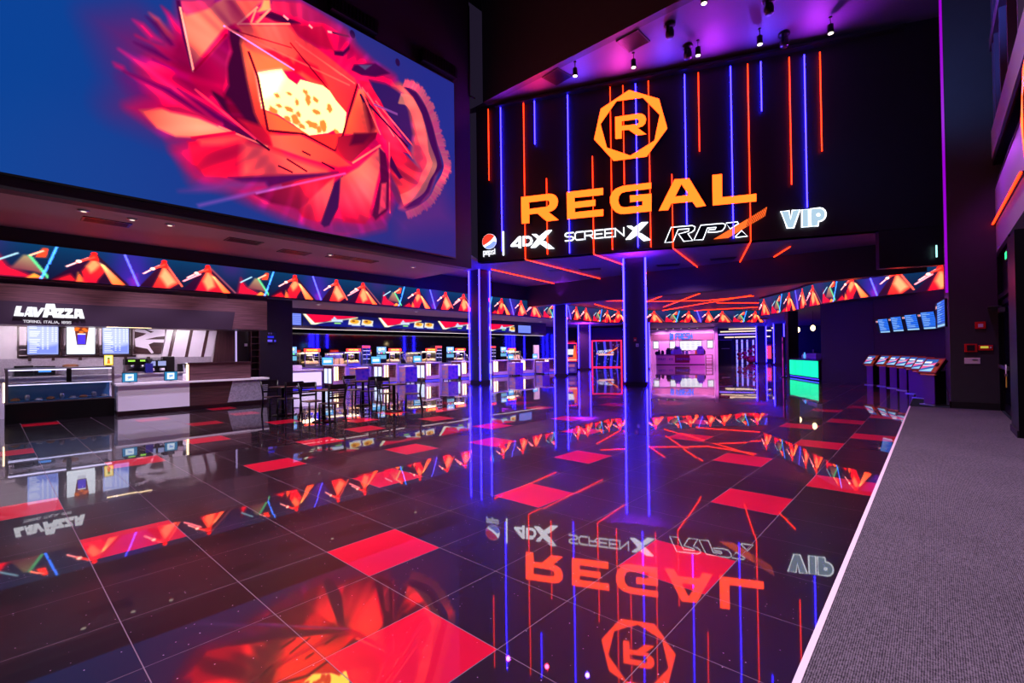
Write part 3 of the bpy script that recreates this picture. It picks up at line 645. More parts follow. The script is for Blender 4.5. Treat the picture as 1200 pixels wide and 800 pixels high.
# ================================================================== letters, neon and logos on the sign wall
def trace(pts, ox, oy, s, off=-.12, F=FR): return [F.uv(ox+x/s, oy+y/s, off) for x, y in pts]
def rel(loop, o): return [(u-o[0], z-o[1]) for u, z in loop]
def sign_root(name, label, cat, loop0, F=FR):
    u = sum(p[0] for p in loop0)/len(loop0); z = min(p[1] for p in loop0)
    t = thing(name, label, cat, F.P(u,0,z), F.th); return t, (u,z)
L1 = dict(ox=600, oy=210, s=10); L2 = dict(ox=700, oy=200, s=10); L3 = dict(ox=790, oy=190, s=8)
word = [
 ([[(108,210),(430,172),(475,174),(510,192),(535,225),(541,262),(533,305),(510,345),(475,370),(430,386),(548,478),(410,495),(300,402),(205,412),(205,515),(115,522)],[(200,272),(400,248),(430,252),(442,272),(438,300),(410,322),(205,350)]], L1),
 ([[(642,152),(1068,102),(1068,185),(735,217),(735,268),(978,240),(978,312),(738,338),(738,388),(1070,352),(1070,430),(648,470)]], L1),
 ([[(632,140),(632,212),(340,246),(285,262),(255,300),(246,345),(252,385),(275,420),(310,430),(530,408),(530,355),(385,370),(382,292),(635,270),(635,475),(330,507),(270,508),(215,485),(170,435),(150,375),(150,310),(175,250),(220,210),(300,178)]], L2),
 ([[(720,470),(905,102),(1075,90),(1272,412),(1160,430),(1115,365),(868,385),(830,462)],[(985,158),(1070,285),(912,305)]], L2),
 ([[(358,122),(448,112),(450,330),(770,297),(770,368),(362,407)]], L3)]
def channel_letter(name, loops, root, o, front=-.14, back=-.02, face=None):
    mb = MB(); mb.plate([rel(l,o) for l in loops], front, back, 0, 1)
    return mb.build(name, [face or M_orange, M_ret], root)
tr = [[trace(l, **k) for l in loops] for loops, k in word]
t, o = sign_root('letter_sign', 'large amber illuminated word across the middle of the black sign wall', 'sign', [p for q in tr for p in q[0]])
for q in tr: channel_letter('letter', q, t, o)
# heptagon emblem
e1 = trace([(418,85),(698,168),(776,445),(582,710),(275,750),(90,548),(152,262)], 685, 95, 8)
e2 = trace([(300,190),(548,158),(705,318),(655,560),(430,700),(210,625),(150,405)], 685, 95, 8)
r1 = trace([(287,338),(500,306),(540,308),(568,328),(578,358),(570,398),(545,425),(497,440),(580,500),(490,512),(415,458),(350,465),(348,540),(290,545)], 685, 95, 8)
r2 = trace([(350,378),(495,358),(510,372),(508,392),(490,406),(350,420)], 685, 95, 8)
t, o = sign_root('emblem_sign', 'amber seven sided ring emblem with a letter inside, high on the black sign wall', 'sign', e1)
channel_letter('ring', [e1, e2], t, o); channel_letter('letter', [r1, r2], t, o)
# neon lines: (colour, top px, bottom px, continuation over the soffit)
neon = [('o',(572,128),(573.2,211)),('b',(586.4,125),(588.6,294)),('o',(613.6,120),(615.5,303),[(713,329)]),('b',(626,117),(627,169)),('o',(640.4,209),(641.5,298)),('b',(665,111),(667.5,296.5)),
 ('o',(694.5,183),(695.5,297),[(763,322)]),('o',(715,102),(717.5,292.5)),('o',(730,100),(731.5,216)),('b',(745,98),(747.5,289.5)),('o',(760,94.5),(762.5,289.5)),('o',(787.2,204),(788.8,289.5),[(820,315)]),
 ('b',(802.8,87),(804.3,263)),('o',(818.4,85),(819.6,177)),('b',(856.5,77.5),(859,279)),('o',(876,75),(880,283.5),[(864,313)]),('b',(891.5,72),(892.5,130)),('o',(925.5,67),(927,216)),('b',(943,64),(945.5,243)),('o',(961,61),(963,177))]
for k, nl in enumerate(neon):
    colr = 'violet' if nl[0] == 'b' else 'orange'
    (ua, za), (ub, zb) = FR.uv(*nl[1], -.10), FR.uv(*nl[2], -.10)
    u = (ua+ub)/2; zb = max(zb, SOF-.03)
    bend = len(nl) > 3
    lab = '%s%s vertical neon line from the left on the sign wall, %s' % (ORD[k], ' bent' if False else '', colr+(' and bending under' if bend else ''))
    org = FR.P(u,0,zb); t = thing('neon_line', lab, 'neon light', org, FR.th, 'neon lines on the sign wall')
    pts = [Vector((0,-.10,za-zb)), Vector((0,-.10,0 if not bend else SOF-.05-zb))]
    ch = [Vector((0,-.016,za-zb)), Vector((0,-.016,0 if not bend else SOF-.05-zb))]
    if bend:
        g = G(nl[3][0][0], nl[3][0][1], SOF-.045); d = g-FR.o; pts.append(Vector((d.dot(FR.r)-u, d.dot(FR.n), SOF-.045-zb)))
        g0 = Vector((0,.02,SOF-.045-zb)); pts.insert(2, g0)
    MB().tube(pts, .021 if nl[0]=='b' else .019, 6).build('tube', M_blue if nl[0]=='b' else M_red, t)
    
    for q in (.06,.5,.94): e_ = ch[0].lerp(ch[1], q); MB().box(-.015,.015,-.085,-.001,e_.z-.012,e_.z+.012).build('clip', M_dmetal, t)
def ceiling_line(pa, pb, z, label, k):
    a, b = G(*pa, z-.03), G(*pb, z-.03); o = (a+b)/2
    t = thing('neon_line', label, 'neon light', o, 0, 'neon lines on the hall ceiling')
    MB().tube([a-o, b-o], .024, 6).build('tube', M_red, t); up = Vector((0,0,.022))
    MB().bar(a-o+up, b-o+up, .07, .014).build('channel', M_dmetal, t)
for k, (a, b) in enumerate([((576,315.5),(649,332)), ((926,289),(907,301))]):
    ceiling_line(a, b, SOF, ['lone orange neon line on the soffit between the two left columns','short orange neon line on the soffit under the three letter white sign'][k], k)
far = [((754,355),(776,346.7)),((777.5,359.7),(820,343.7)),((754,353),(823,352.2)),((823,352.5),(883,346.7)),((767,365.3),(880,346)),((840,354.7),(889,354.7)),((757,367),(888,359.7)),((701,352.4),(734,352.4)),((697,356.3),(731,365.7)),((717,367.4),(734,361.6))]
names = ['nearest right of the middle column, short','crossing the others steeply','level, running left to right near the middle column','upper right, slightly tilted','longest diagonal','right hand level','last and farthest, just before the ribbon screen','left of the middle column, level','left of the middle column, sloping down right','left of the middle column, short, sloping up right']
for k, (a, b) in enumerate(far): ceiling_line(a, b, CE2, 'ceiling neon in the far hall, %s' % names[k], k)
# small white signs along the lower edge
def plain_sign(label, loops_list, th=-.10, mats=None, name='brand_sign', pname='letter'):
    al = [p for loops in loops_list for p in loops[0]]
    t, o = sign_root(name, label, 'sign', al)
    for loops in loops_list:
        MB().plate([rel(l,o) for l in loops], th, -.02, 0, 0).build(pname, mats or M_whiteglow, t)
    return t, o
K5 = dict(ox=555, oy=255, s=10); K6 = dict(ox=650, oy=245, s=10)
plain_sign('white glowing digit and letters ending in a big cross, beside the round logo', [
 [trace([(432,318),(525,218),(550,215),(550,350),(525,352),(525,332),(432,335)],**K5), trace([(470,312),(525,255),(525,310)],**K5)],
 [trace([(570,215),(640,211),(672,226),(687,262),(676,302),(645,325),(570,330)],**K5), trace([(592,238),(636,235),(655,246),(662,266),(655,290),(634,304),(592,307)],**K5)],
 [trace([(678,190),(735,190),(765,218),(848,150),(868,144),(912,142),(800,268),(840,275),(942,357),(860,362),(772,300),(720,345),(665,348),(745,245)],**K5)]])
def stroke_sign(label, text, p0, p1, ph, extra=None, cwf=.82, thf=.125, name='brand_sign'):
    """text between two baseline pixels; ph = height in pixels at the start"""
    (u0, z0), (u1, z1) = FR.uv(*p0, -.1), FR.uv(*p1, -.1); zt = FR.uv(p0[0], p0[1]-ph, -.1)[1]; hh = zt-z0
    n = len(text); gap = (u1-u0)/n*(1-cwf); cw = (u1-u0-gap*(n-1))/n
    t = thing(name, label, 'sign', FR.P(u0,0,z0), FR.th)
    k = 0; u = 0
    for chh in text:
        mb = MB(); lettering(mb, chh, u, 0, cw, hh, 0, hh*thf, -.10, -.02); u += cw+gap
        mb.build('letter', glow('soft white letters', (1.5,1.55,1.7), 1), t)
    if extra:
        for l in extra: MB().plate([rel(l,(u0,z0))], -.10, -.02).build('letter', M_whiteglow, t)
    return t
X6 = trace([(845,195),(900,192),(925,215),(1010,155),(1030,150),(1093,148),(975,270),(1020,285),(1125,355),(1040,368),(960,300),(890,348),(830,352),(920,245)],**K6)
stroke_sign('white glowing thin capitals ending in a big cross, under the second and third amber letters', 'SCREEN', (662.3,282), (731,277.6), 9.0, [X6])
# white bar and round drink logo
u, z = FR.uv(589.8,299,-.05); z2 = FR.uv(589.5,271,-.05)[1]
tag(MB().box(-.03,.03,-.06,-.01,0,z2-z).build('light_bar', M_whiteglow), 'short white upright light bar beside the round red white and blue logo', 'light').location = FR.P(u,0,z)
bpy.data.objects['light_bar'].rotation_euler = (0,0,FR.th)
gu, gz = FR.uv(573.3,282.8,-.08); gr = (FR.uv(581.6,282.5,-.08)[0]-FR.uv(565.2,283,-.08)[0])/2
t = thing('logo_sign', 'round red white and blue logo over a small word, far left on the sign wall', 'sign', FR.P(gu,0,gz-gr-.28), FR.th)
zc = gr+.28
circ = [(gr*math.cos(a*PI/20), zc+gr*math.sin(a*PI/20)) for a in range(40)]
MB().plate([circ], -.08, -.02, 0, 1).build('disc', [M_whiteglow, M_white], t)
wave_t = [(gr*.98*math.cos(a), zc+gr*.98*math.sin(a)) for a in [PI*(0.22+.95*i/14) for i in range(15)]]
MB().plate([wave_t+[(-.25*gr,zc-.22*gr),(.25*gr,zc+.12*gr),(.55*gr,zc+.42*gr)]], -.09, -.08).build('red_field', glow('logo red', (1.2,.06,.03), 1), t)
wave_b = [(gr*.98*math.cos(a), zc+gr*.98*math.sin(a)) for a in [PI*(1.28+.68*i/14) for i in range(15)]]
MB().plate([wave_b+[(.62*gr,zc+.02*gr),(.1*gr,zc-.38*gr),(-.4*gr,zc-.6*gr)]], -.09, -.08).build('blue_field', glow('logo blue', (.32,.45,1.3), 1), t)
mb = MB(); lettering(mb, 'pepsi', -gr*.85, .05, gr*.30, .24, gr*.085, .034, -.08, -.02); mb.build('word', glow('soft white sign', (1.05,1.05,1.15), 1), t)
# outlined letters with the orange swoosh
K7 = dict(ox=770, oy=230, s=8.571)
shapes = [[(78,462),(142,308),(355,290),(383,303),(376,335),(350,356),(310,372),(358,441),(268,449),(215,375),(290,355),(318,345),(325,322),(212,330),(160,455)],
 [(370,436),(440,287),(660,268),(687,280),(682,310),(655,342),(605,354),(508,358),(522,333),(585,328),(597,308),(508,314),(462,432)],
 [(695,265),(810,253),(822,268),(735,324)], [(785,404),(850,340),(910,397),(790,410)]]
allp = [trace(sh,**K7) for sh in shapes]
t, o = sign_root('outline_sign', 'white outlined slanting letters crossed by an orange dotted swoosh, under the last amber letters', 'sign', [p for q in allp for p in q])
for q in allp:
    q = rel(q,o); let = MB().plate([q], -.07, -.02).build('letter', mat('deep teal sign face', (10,26,40), .3), t)
    MB().tube([(u,-.075,z) for u, z in q], .019, 6, closed=True).build('outline', M_whiteglow, let)
sw_ = rel(trace([(570,428),(910,225),(1105,105),(1085,195),(890,310),(715,415)],**K7), o)
swo = MB().plate([sw_], -.11, -.08).build('swoosh', glow('swoosh orange', (1.6,.20,.03), 1), t)
dm = MB(); A, B, C2, D2 = [Vector((p[0],0,p[1])) for p in (sw_[1], sw_[2], sw_[3], sw_[4])]
for i in range(11):
    for j in range(6):
        p = A.lerp(B,(i+.5+.3*(j%2))/11.5).lerp(D2.lerp(C2,(i+.5+.3*(j%2))/11.5),(j+.5)/6); r = .024
        dm.plate([[(p.x-r,p.z),(p.x,p.z-r),(p.x+r,p.z),(p.x,p.z+r)]], -.116, -.111)
dm.build('dot_pattern', M_black, swo)
# three letter sign
K8 = dict(ox=905, oy=230, s=15)
vip = [[[(155,260),(297,248),(324,400),(356,242),(490,232),(378,550),(268,556)]],[[(525,232),(645,222),(648,530),(525,538)]],
 [[(680,215),(840,200),(890,212),(928,245),(946,295),(940,350),(915,395),(875,424),(815,440),(808,515),(682,525)],[(790,322),(800,335),(818,340),(834,332),(836,318),(826,305),(808,302),(794,310)]]]
vt = [[trace(l,**K8) for l in q] for q in vip]
t, o = sign_root('outline_sign', 'pale blue three letter sign outlined in white, at the right end of the sign wall', 'sign', [p for q in vt for p in q[0]])
for q in vt:
    let = MB().plate([rel(l,o) for l in q], -.09, -.02).build('letter', glow('pale blue sign face', (.46,.66,.82), 1), t)
    for l in q: MB().tube([(u,-.09,z) for u, z in rel(l,o)], .026, 6, closed=True).build('outline', M_whiteglow, let)
# ================================================================== fixtures on the high ceiling
def spot_can(px, py, label):
    p = G(px, py, TOPZ-.55)
    t = thing('ceiling_spotlight', label, 'light', (p.x,p.y,p.z), 0, 'small spotlights before the sign wall')
    MB().lathe([(.012,.28),(.012,.55)], n=8).lathe([(.06,.53),(.06,.55)], n=14).build('stem', M_dmetal, t)
    MB().lathe([(.09,0),(.095,.02),(.095,.28),(.05,.31)], n=16).build('can', M_dmetal, t)
    MB().lathe([(.075,-.012),(.08,0.0)], n=16).build('lens', glow('warm lamp lens', (4,3.6,2.6), 1), t)
for k, (x, y, w) in enumerate([(742.5,79,'below the big square ceiling vent'),(674,89,'beside the left ceiling vent'),(818,65,'between two dark ceiling domes'),(890.5,52,'above the right half of the amber word'),(973.5,39,'farthest right of the sign wall row'),(825,4,'nearest the viewer')]):
    spot_can(x, y, 'small black can spotlight with lit lens %s' % w)
def dome(px, py, label):
    p = G(px, py, TOPZ-.30)
    t = thing('moving_head_light', label, 'light', (p.x,p.y,p.z), 0, 'dark moving head lights on the high ceiling')
    MB().lathe([(.17,.20),(.19,.22),(.19,.30)], n=18).build('base', M_dmetal, t)
    MB().box(-.19,-.15,-.05,.05,-.08,.20).build('yoke_arm', M_dmetal, t); MB().box(.15,.19,-.05,.05,-.08,.20).build('yoke_arm', M_dmetal, t)
    MB().lathe([(.10,-.19),(.14,-.15),(.15,0),(.12,.12),(.06,.15)], n=18).build('head', M_blackplastic, t)
for k, (x, y, w) in enumerate([(785,38,'right of the square vent'),(806,63,'just left of a can spotlight'),(901,10,'nearest the top edge'),(919,49,'farthest right, close to the sign wall')]): dome(x, y, 'dark round moving head light on the pink ceiling, %s' % w)
for cs, w in (((723,46),(745,34),(761,50),(739,62.5)),'large square dark ceiling vent in the middle of the pink ceiling'), (((636,90),(652,80),(671,91),(652,98.5)),'square ceiling vent by the left end of the sign wall'):
    g4 = [G(x,y,TOPZ-.03) for x, y in cs]; cen = sum(g4, Vector())/4; side = ((g4[1]-g4[0]).length+(g4[2]-g4[1]).length)/4; d_ = g4[1]-g4[0]
    t = thing('ceiling_vent', w, 'vent', (cen.x,cen.y,TOPZ-.05), math.atan2(d_.y,d_.x)); s_ = min(side,.62)
    MB().box(-s_,s_,-s_,s_,.0,.049).build('frame', M_black, t)
    v = MB()
    for i in range(14): y = -s_*.9+i*s_*.135; v.box(-s_*.9,s_*.9,y,y+s_*.05,-.012,-.001)
    v.build('louvre', M_dmetal, t)
# ledge with coloured uplights on top of the sign wall
lg = MB(); fbox(lg, FR, uL+1.0, uR-1, -.30, 0, TOPZ-.26, TOPZ-.16); struct('trim_2', lg, M_black)
# ================================================================== square columns with light strips
def column(px, py, w, rot_deg, ztop, label, dz=0):
    p = G(px, py)
    t = thing('column', label, 'column', (p.x,p.y,0), math.radians(rot_deg), 'square columns edged with violet light')
    h = w/2
    MB().box(-h,h,-h,h,0,ztop).build('shaft', M_col, t)
    MB().box(-h-.02,h+.02,-h-.02,h+.02,0,.16).build('plinth', M_black, t)
    for sx in (-1,1):
        for sy in (-1,1):
            MB().tube([(sx*(h+.035),sy*(h+.035),.17),(sx*(h+.035),sy*(h+.035),ztop-.01)], max(.03,w*.042), 8).build('light_strip', M_blue2, t)
    return t
M_blue2 = glow('violet blue column strip', (.44,.26,40.0), 1.0)
M_col = mat('dark violet column cladding', (46,34,58), 0.35)
column(563,449,.66,0,SOF,'nearest left column, seen corner on, below the corner of the sign wall')
column(657.5,440.6,.70,37,SOF,'second column from the left, standing before the end of the snack counter')
column(745.3,450.8,.86,27.5,SOF,'middle column, largest, with a fire alarm and a white plate on it')
column(685,433.2,.86,33.5,3.75,'slim column left of the framed poster wall, far back')
column(754.8,432.4,.80,27,CE2,'column half hidden behind the middle column')
column(892.5,425.9,.86,14,3.95,'column far back left of the pair by the striped wall')
column(913.3,427.4,.80,12,3.95,'column far back right of the pair by the striped wall')
# ================================================================== cafe on the left
W_med = wood('walnut laminate', (62,38,44), (112,74,80), 'X', 1.0)
W_dark = wood('dark walnut laminate', (42,24,28), (78,46,50), 'X', 1.2)
W_vert = wood('dark walnut vertical', (52,30,34), (88,54,58), 'Z', 1.0)
M_panel = mat('dark aubergine panel', (44,26,44), 0.5)
M_counterwhite = mat('pale lilac laminate', (226,216,232), 0.35)
M_top = mat('white quartz worktop', (238,232,240), 0.2)
M_warm = glow('warm led strip', (4.0,2.9,1.6), 1)
M_cool = glow('cool led panel', (1.5,1.35,2.1), 1)
M_lilac = glow('lit lilac panel', (.95,.72,1.25), 1)
M_scr_b = glow('blue screen glow', (.12,.45,1.3), 1)
FK = Frame(0,18,0); FF = Frame(0,16.5,0); FC = Frame(0,15.7,0)
struct('wall_cafe', MB().box(-3,5.7,18.0,18.3,0,3.3), mat('cafe white wall', (214,204,214), 0.5, noise=.2, nscale=4))
t = thing('cafe_canopy', 'long wood grained canopy over the coffee counter, carrying a dark sign panel', 'canopy', (0,16.5,2.36))
MB().box(-3,6.21,0,1.5,0,.95).build('board', W_med, t)
MB().plate([[(-3,-.03),(5.13,-.03),(5.22,.53),(-3,.53)]], -.09, -.001).build('sign_panel', M_panel, t)
MB().box(2.2,3.2,.5,.56,-.012,-.001).build('downlight_slot', M_warm, t)
# block letters
Kl = dict(ox=0, oy=340, s=10, F=FF, off=-.14)
blk = [[[(190,185),(256,187),(234,262),(285,268),(272,303),(160,298)]],
 [[(282,305),(322,195),(380,195),(388,309),(334,306),(331,288),(311,287),(304,306)],[(320,262),(333,228),(337,263)]],
 [[(385,197),(430,200),(440,262),(482,206),(524,209),(450,312),(398,310)]],
 [[(500,314),(540,158),(640,160),(682,320),(624,319),(614,290),(566,288),(556,316)],[(576,250),(590,202),(606,252)]],
 [[(656,212),(755,213),(750,245),(708,285),(756,286),(752,324),(648,320),(652,290),(698,250),(654,248)]],
 [[(762,213),(852,215),(850,248),(808,288),(858,290),(864,326),(758,323),(760,292),(802,250),(760,248)]],
 [[(870,326),(880,218),(960,222),(990,331),(938,329),(931,306),(906,305),(902,328)],[(907,276),(916,246),(928,277)]]]
bt = [[trace(l,**Kl) for l in q] for q in blk]
o = (bt[0][0][0][0], min(p[1] for p in bt[0][0])); t = thing('cafe_sign', 'white glowing block letters with a small line of text on the coffee canopy', 'sign', (o[0],16.5,o[1]))
for q in bt: MB().plate([rel(l,o) for l in q], -.16, -.09).build('letter', glow('white cafe letters', (1.25,1.25,1.35), 1), t)
ta = FF.uv(27.5,376.2,-.1); tb = FF.uv(89.5,377.6,-.1); k_ = (tb[0]-ta[0])/1.06; x_ = 0
for wd in ('TORINO, ', 'ITALIA, ', '1895'):
    mb = MB(); x2 = lettering(mb, wd, x_, 0, .045*k_, .055, .0155*k_, .013, -.10, -.088); x_ = x2
    w_ = mb.build('tagline_word', glow('dim white text', (.7,.65,.75), 1), t); w_.location = (ta[0]-o[0], 0, ta[1]-o[1]-.03)
# back wall: shelf frame, menu screens, art panel, slanted slats, end wall
def menu_canvas(seed, w, h, bg=(170,180,245)):
    c = Canvas(90, int(90*h/w), 0, w, 0, h, bg); r = random.Random(seed)
    c.poly([(0,0),(w,0),(w,h*.35),(w*.5,h*.25),(0,h*.42)], (112,128,215), soft=.1)
    for col in (0,1):
        for k in range(17):
            z = h*(.95-.055*k)
            if r.random() < .14: continue
            c.rect(w*(.06),w*(.06+.22+.14*r.random()), z, z+h*.018, (245,246,255)) if col == 0 else [c.rect(w*x0,w*(x0+.06), z, z+h*.018, (245,246,255)) for x0 in (.46,.62,.78,.9) if k < 10 or x0 < .7]
    return c
M_frame = wood('shelf walnut', (38,22,26), (64,38,42), 'X', 1.5)
t = thing('menu_shelf', 'dark wood shelf frame on the cafe wall holding the menu screens', 'shelf', (0,17.999,1.52))
MB().box(.52,3.0,-.05,0,0,.05).box(.52,3.0,-.05,0,.83,.88).build('rail', M_frame, t)
for x in (.54,1.36,2.14,2.9): MB().box(x-.02,x+.02,-.05,0,.05,.83).build('upright', M_frame, t)
for x0, x1 in ((.56,.70),(1.32,1.46),(2.08,2.22),(2.83,2.97)):
    for z in (.08,.2,.32): MB().box(x0,x1,-.16,-.05,z,z+.018).build('shelf_board', M_frame, t)
for x in (.75,1.2,1.75,2.3,2.75,3.3,3.8): MB().box(x-.03,x+.03,-.10,0,-.08,-.002).build('bracket', M_frame, t)
for k, (x0, x1, lab) in enumerate([(.71,1.30,'lilac menu screen full of white text lines, left of the iced drink screen'),(1.47,2.06,'bright screen showing an iced dark drink in a glass'),(2.23,2.82,'lilac menu screen right of the iced drink screen')]):
    t = thing('menu_screen', lab, 'screen', (x0,17.93,1.615), 0, 'menu screens on the cafe wall')
    ww, hh = x1-x0, .775
    if k == 1:
        c = Canvas(80,104,0,ww,0,hh,(235,240,255)); c.poly([(.15,.775),(.46,.775),(.40,.26),(.21,.26)],(120,40,18),(60,14,10),((.3,.77),(.3,.3)))
        for (x,y) in ((.2,.68),(.3,.62),(.36,.7),(.26,.55),(.22,.73),(.4,.66)): c.disc(x,y,.05,.035,(235,110,20),soft=.03)
        c.rect(.22,.39,.28,.55,(66,40,215)); c.rect(.22,.39,.55,.58,(235,235,245)); c.rect(.22,.39,.16,.26,(205,205,225))
    else: c = menu_canvas(k+4, ww, hh)
    flat_picture('display_panel', c, 0, ww, 0, hh, -.012, 1.5, t)
    MB().box(-.015,ww+.015,-.008,.03,-.015,hh+.015).build('bezel', M_blackplastic, t)
t = thing('wall_art', 'brown panel with a white flowing swirl on the cafe wall', 'panel', (0,17.97,0))
def k8(pts): return [FK.uv(120+x/6, 340+y/6, -.03) for x, y in pts]
MB().plate([k8([(228,255),(455,258),(412,448),(222,446)])], 0, .025).build('board', W_dark, t)
sw1 = k8([(228,268),(300,280),(340,300),(362,292),(300,272),(440,274),(440,322),(380,328),(300,346),(436,346),(430,368),(360,366),(325,380),(338,405),(362,440),(345,446),(318,412),(232,395),(228,340),(285,318),(310,304),(228,290)])
MB().plate([sw1], -.006, -.001).build('swirl', M_counterwhite, t)
t = thing('slat_panel', 'white wall panel crossed by three slanting dark wood slats', 'panel', (0,17.97,0))
MB().plate([k8([(458,258),(812,258),(768,468),(416,468)])], .006, .025).build('board', M_counterwhite, t)
for a, b, c, d in (((505,258),(528,258),(482,470),(460,470)),((622,258),(642,258),(600,470),(578,470)),((735,258),(756,258),(712,470),(692,470))):
    MB().plate([k8([a,b,c,d])], -.02, .005).build('slat', W_vert, t)
t = thing('end_panel', 'tall dark wood end panel closing the cafe wall on the right', 'panel', (0,17.93,0))
e_ = k8([(812,258),(925,262),(925,500),(762,500)]); e_[2] = (e_[2][0],.9); e_[3] = (e_[3][0],.9)
MB().plate([e_], 0, .05).build('board', W_vert, t)
x_ = FK.uv(275,400)[0]; MB().box(x_+.01,x_+.045,-.02,.05,.9,2.36).build('edge_strip', glow('soft lilac edge light', (.55,.4,.85), 1), t)
t = thing('back_counter', 'long white back counter along the cafe wall under the menu screens', 'counter', (0,17.4,0))
MB().box(-3,5.0,0,.59,.0,1.0).build('cabinet', M_counterwhite, t); MB().box(-3,5.02,-.03,.595,1.0,1.04).build('worktop', M_top, t)
MB().box(-3,4.98,.575,.6,1.04,1.5).build('splashback', mat('glossy lilac mosaic', (190,178,196), 0.12, noise=.5, nscale=30), t)
# front counter
t = thing('cafe_counter', 'cafe front counter in white laminate and dark wood with a white worktop', 'counter', (0,15.7,0))
MB().box(2.25,3.82,0,.6,.11,.77).build('white_panel', M_counterwhite, t)
MB().box(3.82,5.9,.004,.6,.11,.77).build('wood_panel', W_dark, t)
MB().box(2.25,5.9,.05,.6,0,.11).build('plinth', W_dark, t)
MB().plate([[(4.78,.13),(5.88,.13),(5.93,.77),(4.92,.77)]], -.02, .003).build('patterned_panel', mat('grey mosaic pattern', (176,166,190), 0.4, noise=.85, nscale=22), t)
MB().box(2.2,5.95,-.05,.62,.77,.82).build('worktop', M_top, t)
MB().box(3.82,5.45,.08,.16,.82,1.32).build('screen_board', W_med, t); MB().box(3.82,5.45,.05,.19,1.32,1.335).build('ledge', W_dark, t)
MB().box(3.79,3.815,.06,.18,.83,1.28).build('glow_edge', M_warm, t)
t = thing('side_counter', 'small dark wood counter with a white top at the left edge of the picture', 'counter', (-.9,15.8,0))
MB().box(-.6,1.08,0,.7,0,.78).build('cabinet', W_dark, t); MB().box(-.6,1.10,-.04,.72,.78,.83).build('worktop', M_top, t)
# glass display case
M_case = mat('display case blue interior', (60,120,170), 0.3)
t = thing('display_case', 'glass fronted refrigerated pastry case with a black base in the cafe', 'display case', (.27,15.9,0))
Wd = 1.94
MB().box(0,Wd,0,.65,0,.45).build('base', M_dmetal, t)
MB().box(.02,Wd-.02,.60,.64,.45,.90).build('back', M_case, t); MB().box(.05,Wd-.05,.61,.62,.92,1.25).build('rear_glass', M_glass, t)
MB().box(0,Wd,0,.65,1.25,1.28).build('top', M_metal, t)
for x in (.0,Wd-.05): MB().box(x,x+.05,0,.05,.45,1.25).build('post', M_metal, t)
MB().box(1.03,1.12,.0,.04,.92,1.25).build('mullion', M_dmetal, t)
MB().box(0,Wd,-.004,.02,.46,.485).build('lower_rail', M_metal, t); MB().box(0,Wd,-.004,.02,.905,.925).build('middle_rail', M_metal, t)
MB().box(.05,Wd-.05,.03,.6,.90,.91).build('glass_shelf', M_glass, t)
MB().box(.05,Wd-.05,.10,.6,.47,.50).build('deck', mat('case deck blue', (70,130,190), .25), t)
MB().box(.05,Wd-.05,.05,.10,1.22,1.245).build('lamp', M_cool, t); MB().box(.05,Wd-.05,.06,.09,.875,.895).build('lamp', M_cool, t)
MB().box(-.035,-.005,.0,.06,.50,.95).build('edge_light', M_warm, t)
MB().box(.05,Wd-.05,.010,.016,.485,.905).build('front_glass', M_glass, t)
r = random.Random(5)
M_wrap = mat('foil wrapped snack', (185,185,200), .25, .6); M_bake = mat('baked pastry', (150,95,60), .6)
for k in range(9):
    x = .27+.17+k*.2; kind = k % 3
    if kind == 0: o = MB().lathe([(.075,0),(.085,.02),(.07,.05),(.03,.07)], n=14).build('cake', M_bake); lab = 'cake'
    elif kind == 1: o = MB().lathe([(.05,0),(.05,.09),(.045,.12),(.02,.14)], n=14).build('pot', M_wrap); lab = 'pot'
    else: o = MB().lathe([(.09,0),(.09,.015),(.06,.03),(.05,.06)], n=14).build('tart', M_wrap); lab = 'tart'
    tag(o, '%s on the blue deck of the pastry case, %s from the left' % ({'cake':'small brown cake','pot':'foil coloured pot','tart':'pale shiny tart'}[lab], ORD[k]), 'food', 'food in the pastry case'); o.location = (x,16.2,.501)
# things on the cafe counters
def tablet(px0, px1, py0, py1, label):
    x0, z0 = FC.uv(px0,py1,.12); x1, z1 = FC.uv(px1,py0,.12)
    t = thing('order_tablet', label, 'screen', ((x0+x1)/2,15.82,.821), 0, 'order tablets on the cafe counter')
    h = (x1-x0)/2; c = Canvas(60,36,-h,h,0,.25,(30,120,170)); c.rect(-h*.62,h*.55,.03,.22,(225,240,255)); c.line((-h*.3,.06),(h*.3,.16),.012,(90,140,230)); c.disc(0,.13,.05,.03,(120,160,235))
    flat_picture('display_panel', c, -h, h, .04, .27, -.002, 1.3, t)
    MB().box(-h-.012,h+.012,0,.025,.03,.285).build('bezel', M_blackplastic, t)
    MB().box(-.09,.09,.01,.12,0,.012).build('foot', M_metal, t); MB().box(-.02,.02,.03,.05,.012,.1).build('stand', M_metal, t)
tablet(143.5,160.5,435,444,'lit order tablet nearer the pastry case'); tablet(193,207.5,434.5,443.5,'lit order tablet nearer the wooden divider')
YB = 17.4
def on_back(px): return Frame(0,YB+.2,0).uv(px,430)[0]
x = on_back(161); t = thing('coffee_machine', 'chrome and black two group coffee machine on the back counter', 'coffee machine', (x,YB+.12,1.04))
MB().box(-.29,.29,.05,.4,.24,.42).build('body', M_dmetal, t); MB().box(-.29,.29,-.02,.4,0,.05).build('drip_tray', M_metal, t)
MB().box(-.28,-.23,.1,.38,.05,.24).build('side_leg', M_metal, t); MB().box(.23,.28,.1,.38,.05,.24).build('side_leg', M_metal, t)
for s in (-.13,.13):
    g = MB().lathe([(.045,.15),(.05,.17),(.05,.24)], s, .06, 14).build('group_head', M_metal, t); MB().tube([(s,.02,.16),(s,-.12,.15)], .016, 8).build('handle', M_blackplastic, g)
MB().box(-.22,-.06,.042,.049,.34,.385).build('display', glow('green display', (.5,1.2,.1), 1), t); MB().box(.06,.22,.042,.049,.34,.385).build('display', glow('green display', (.5,1.2,.1), 1), t)
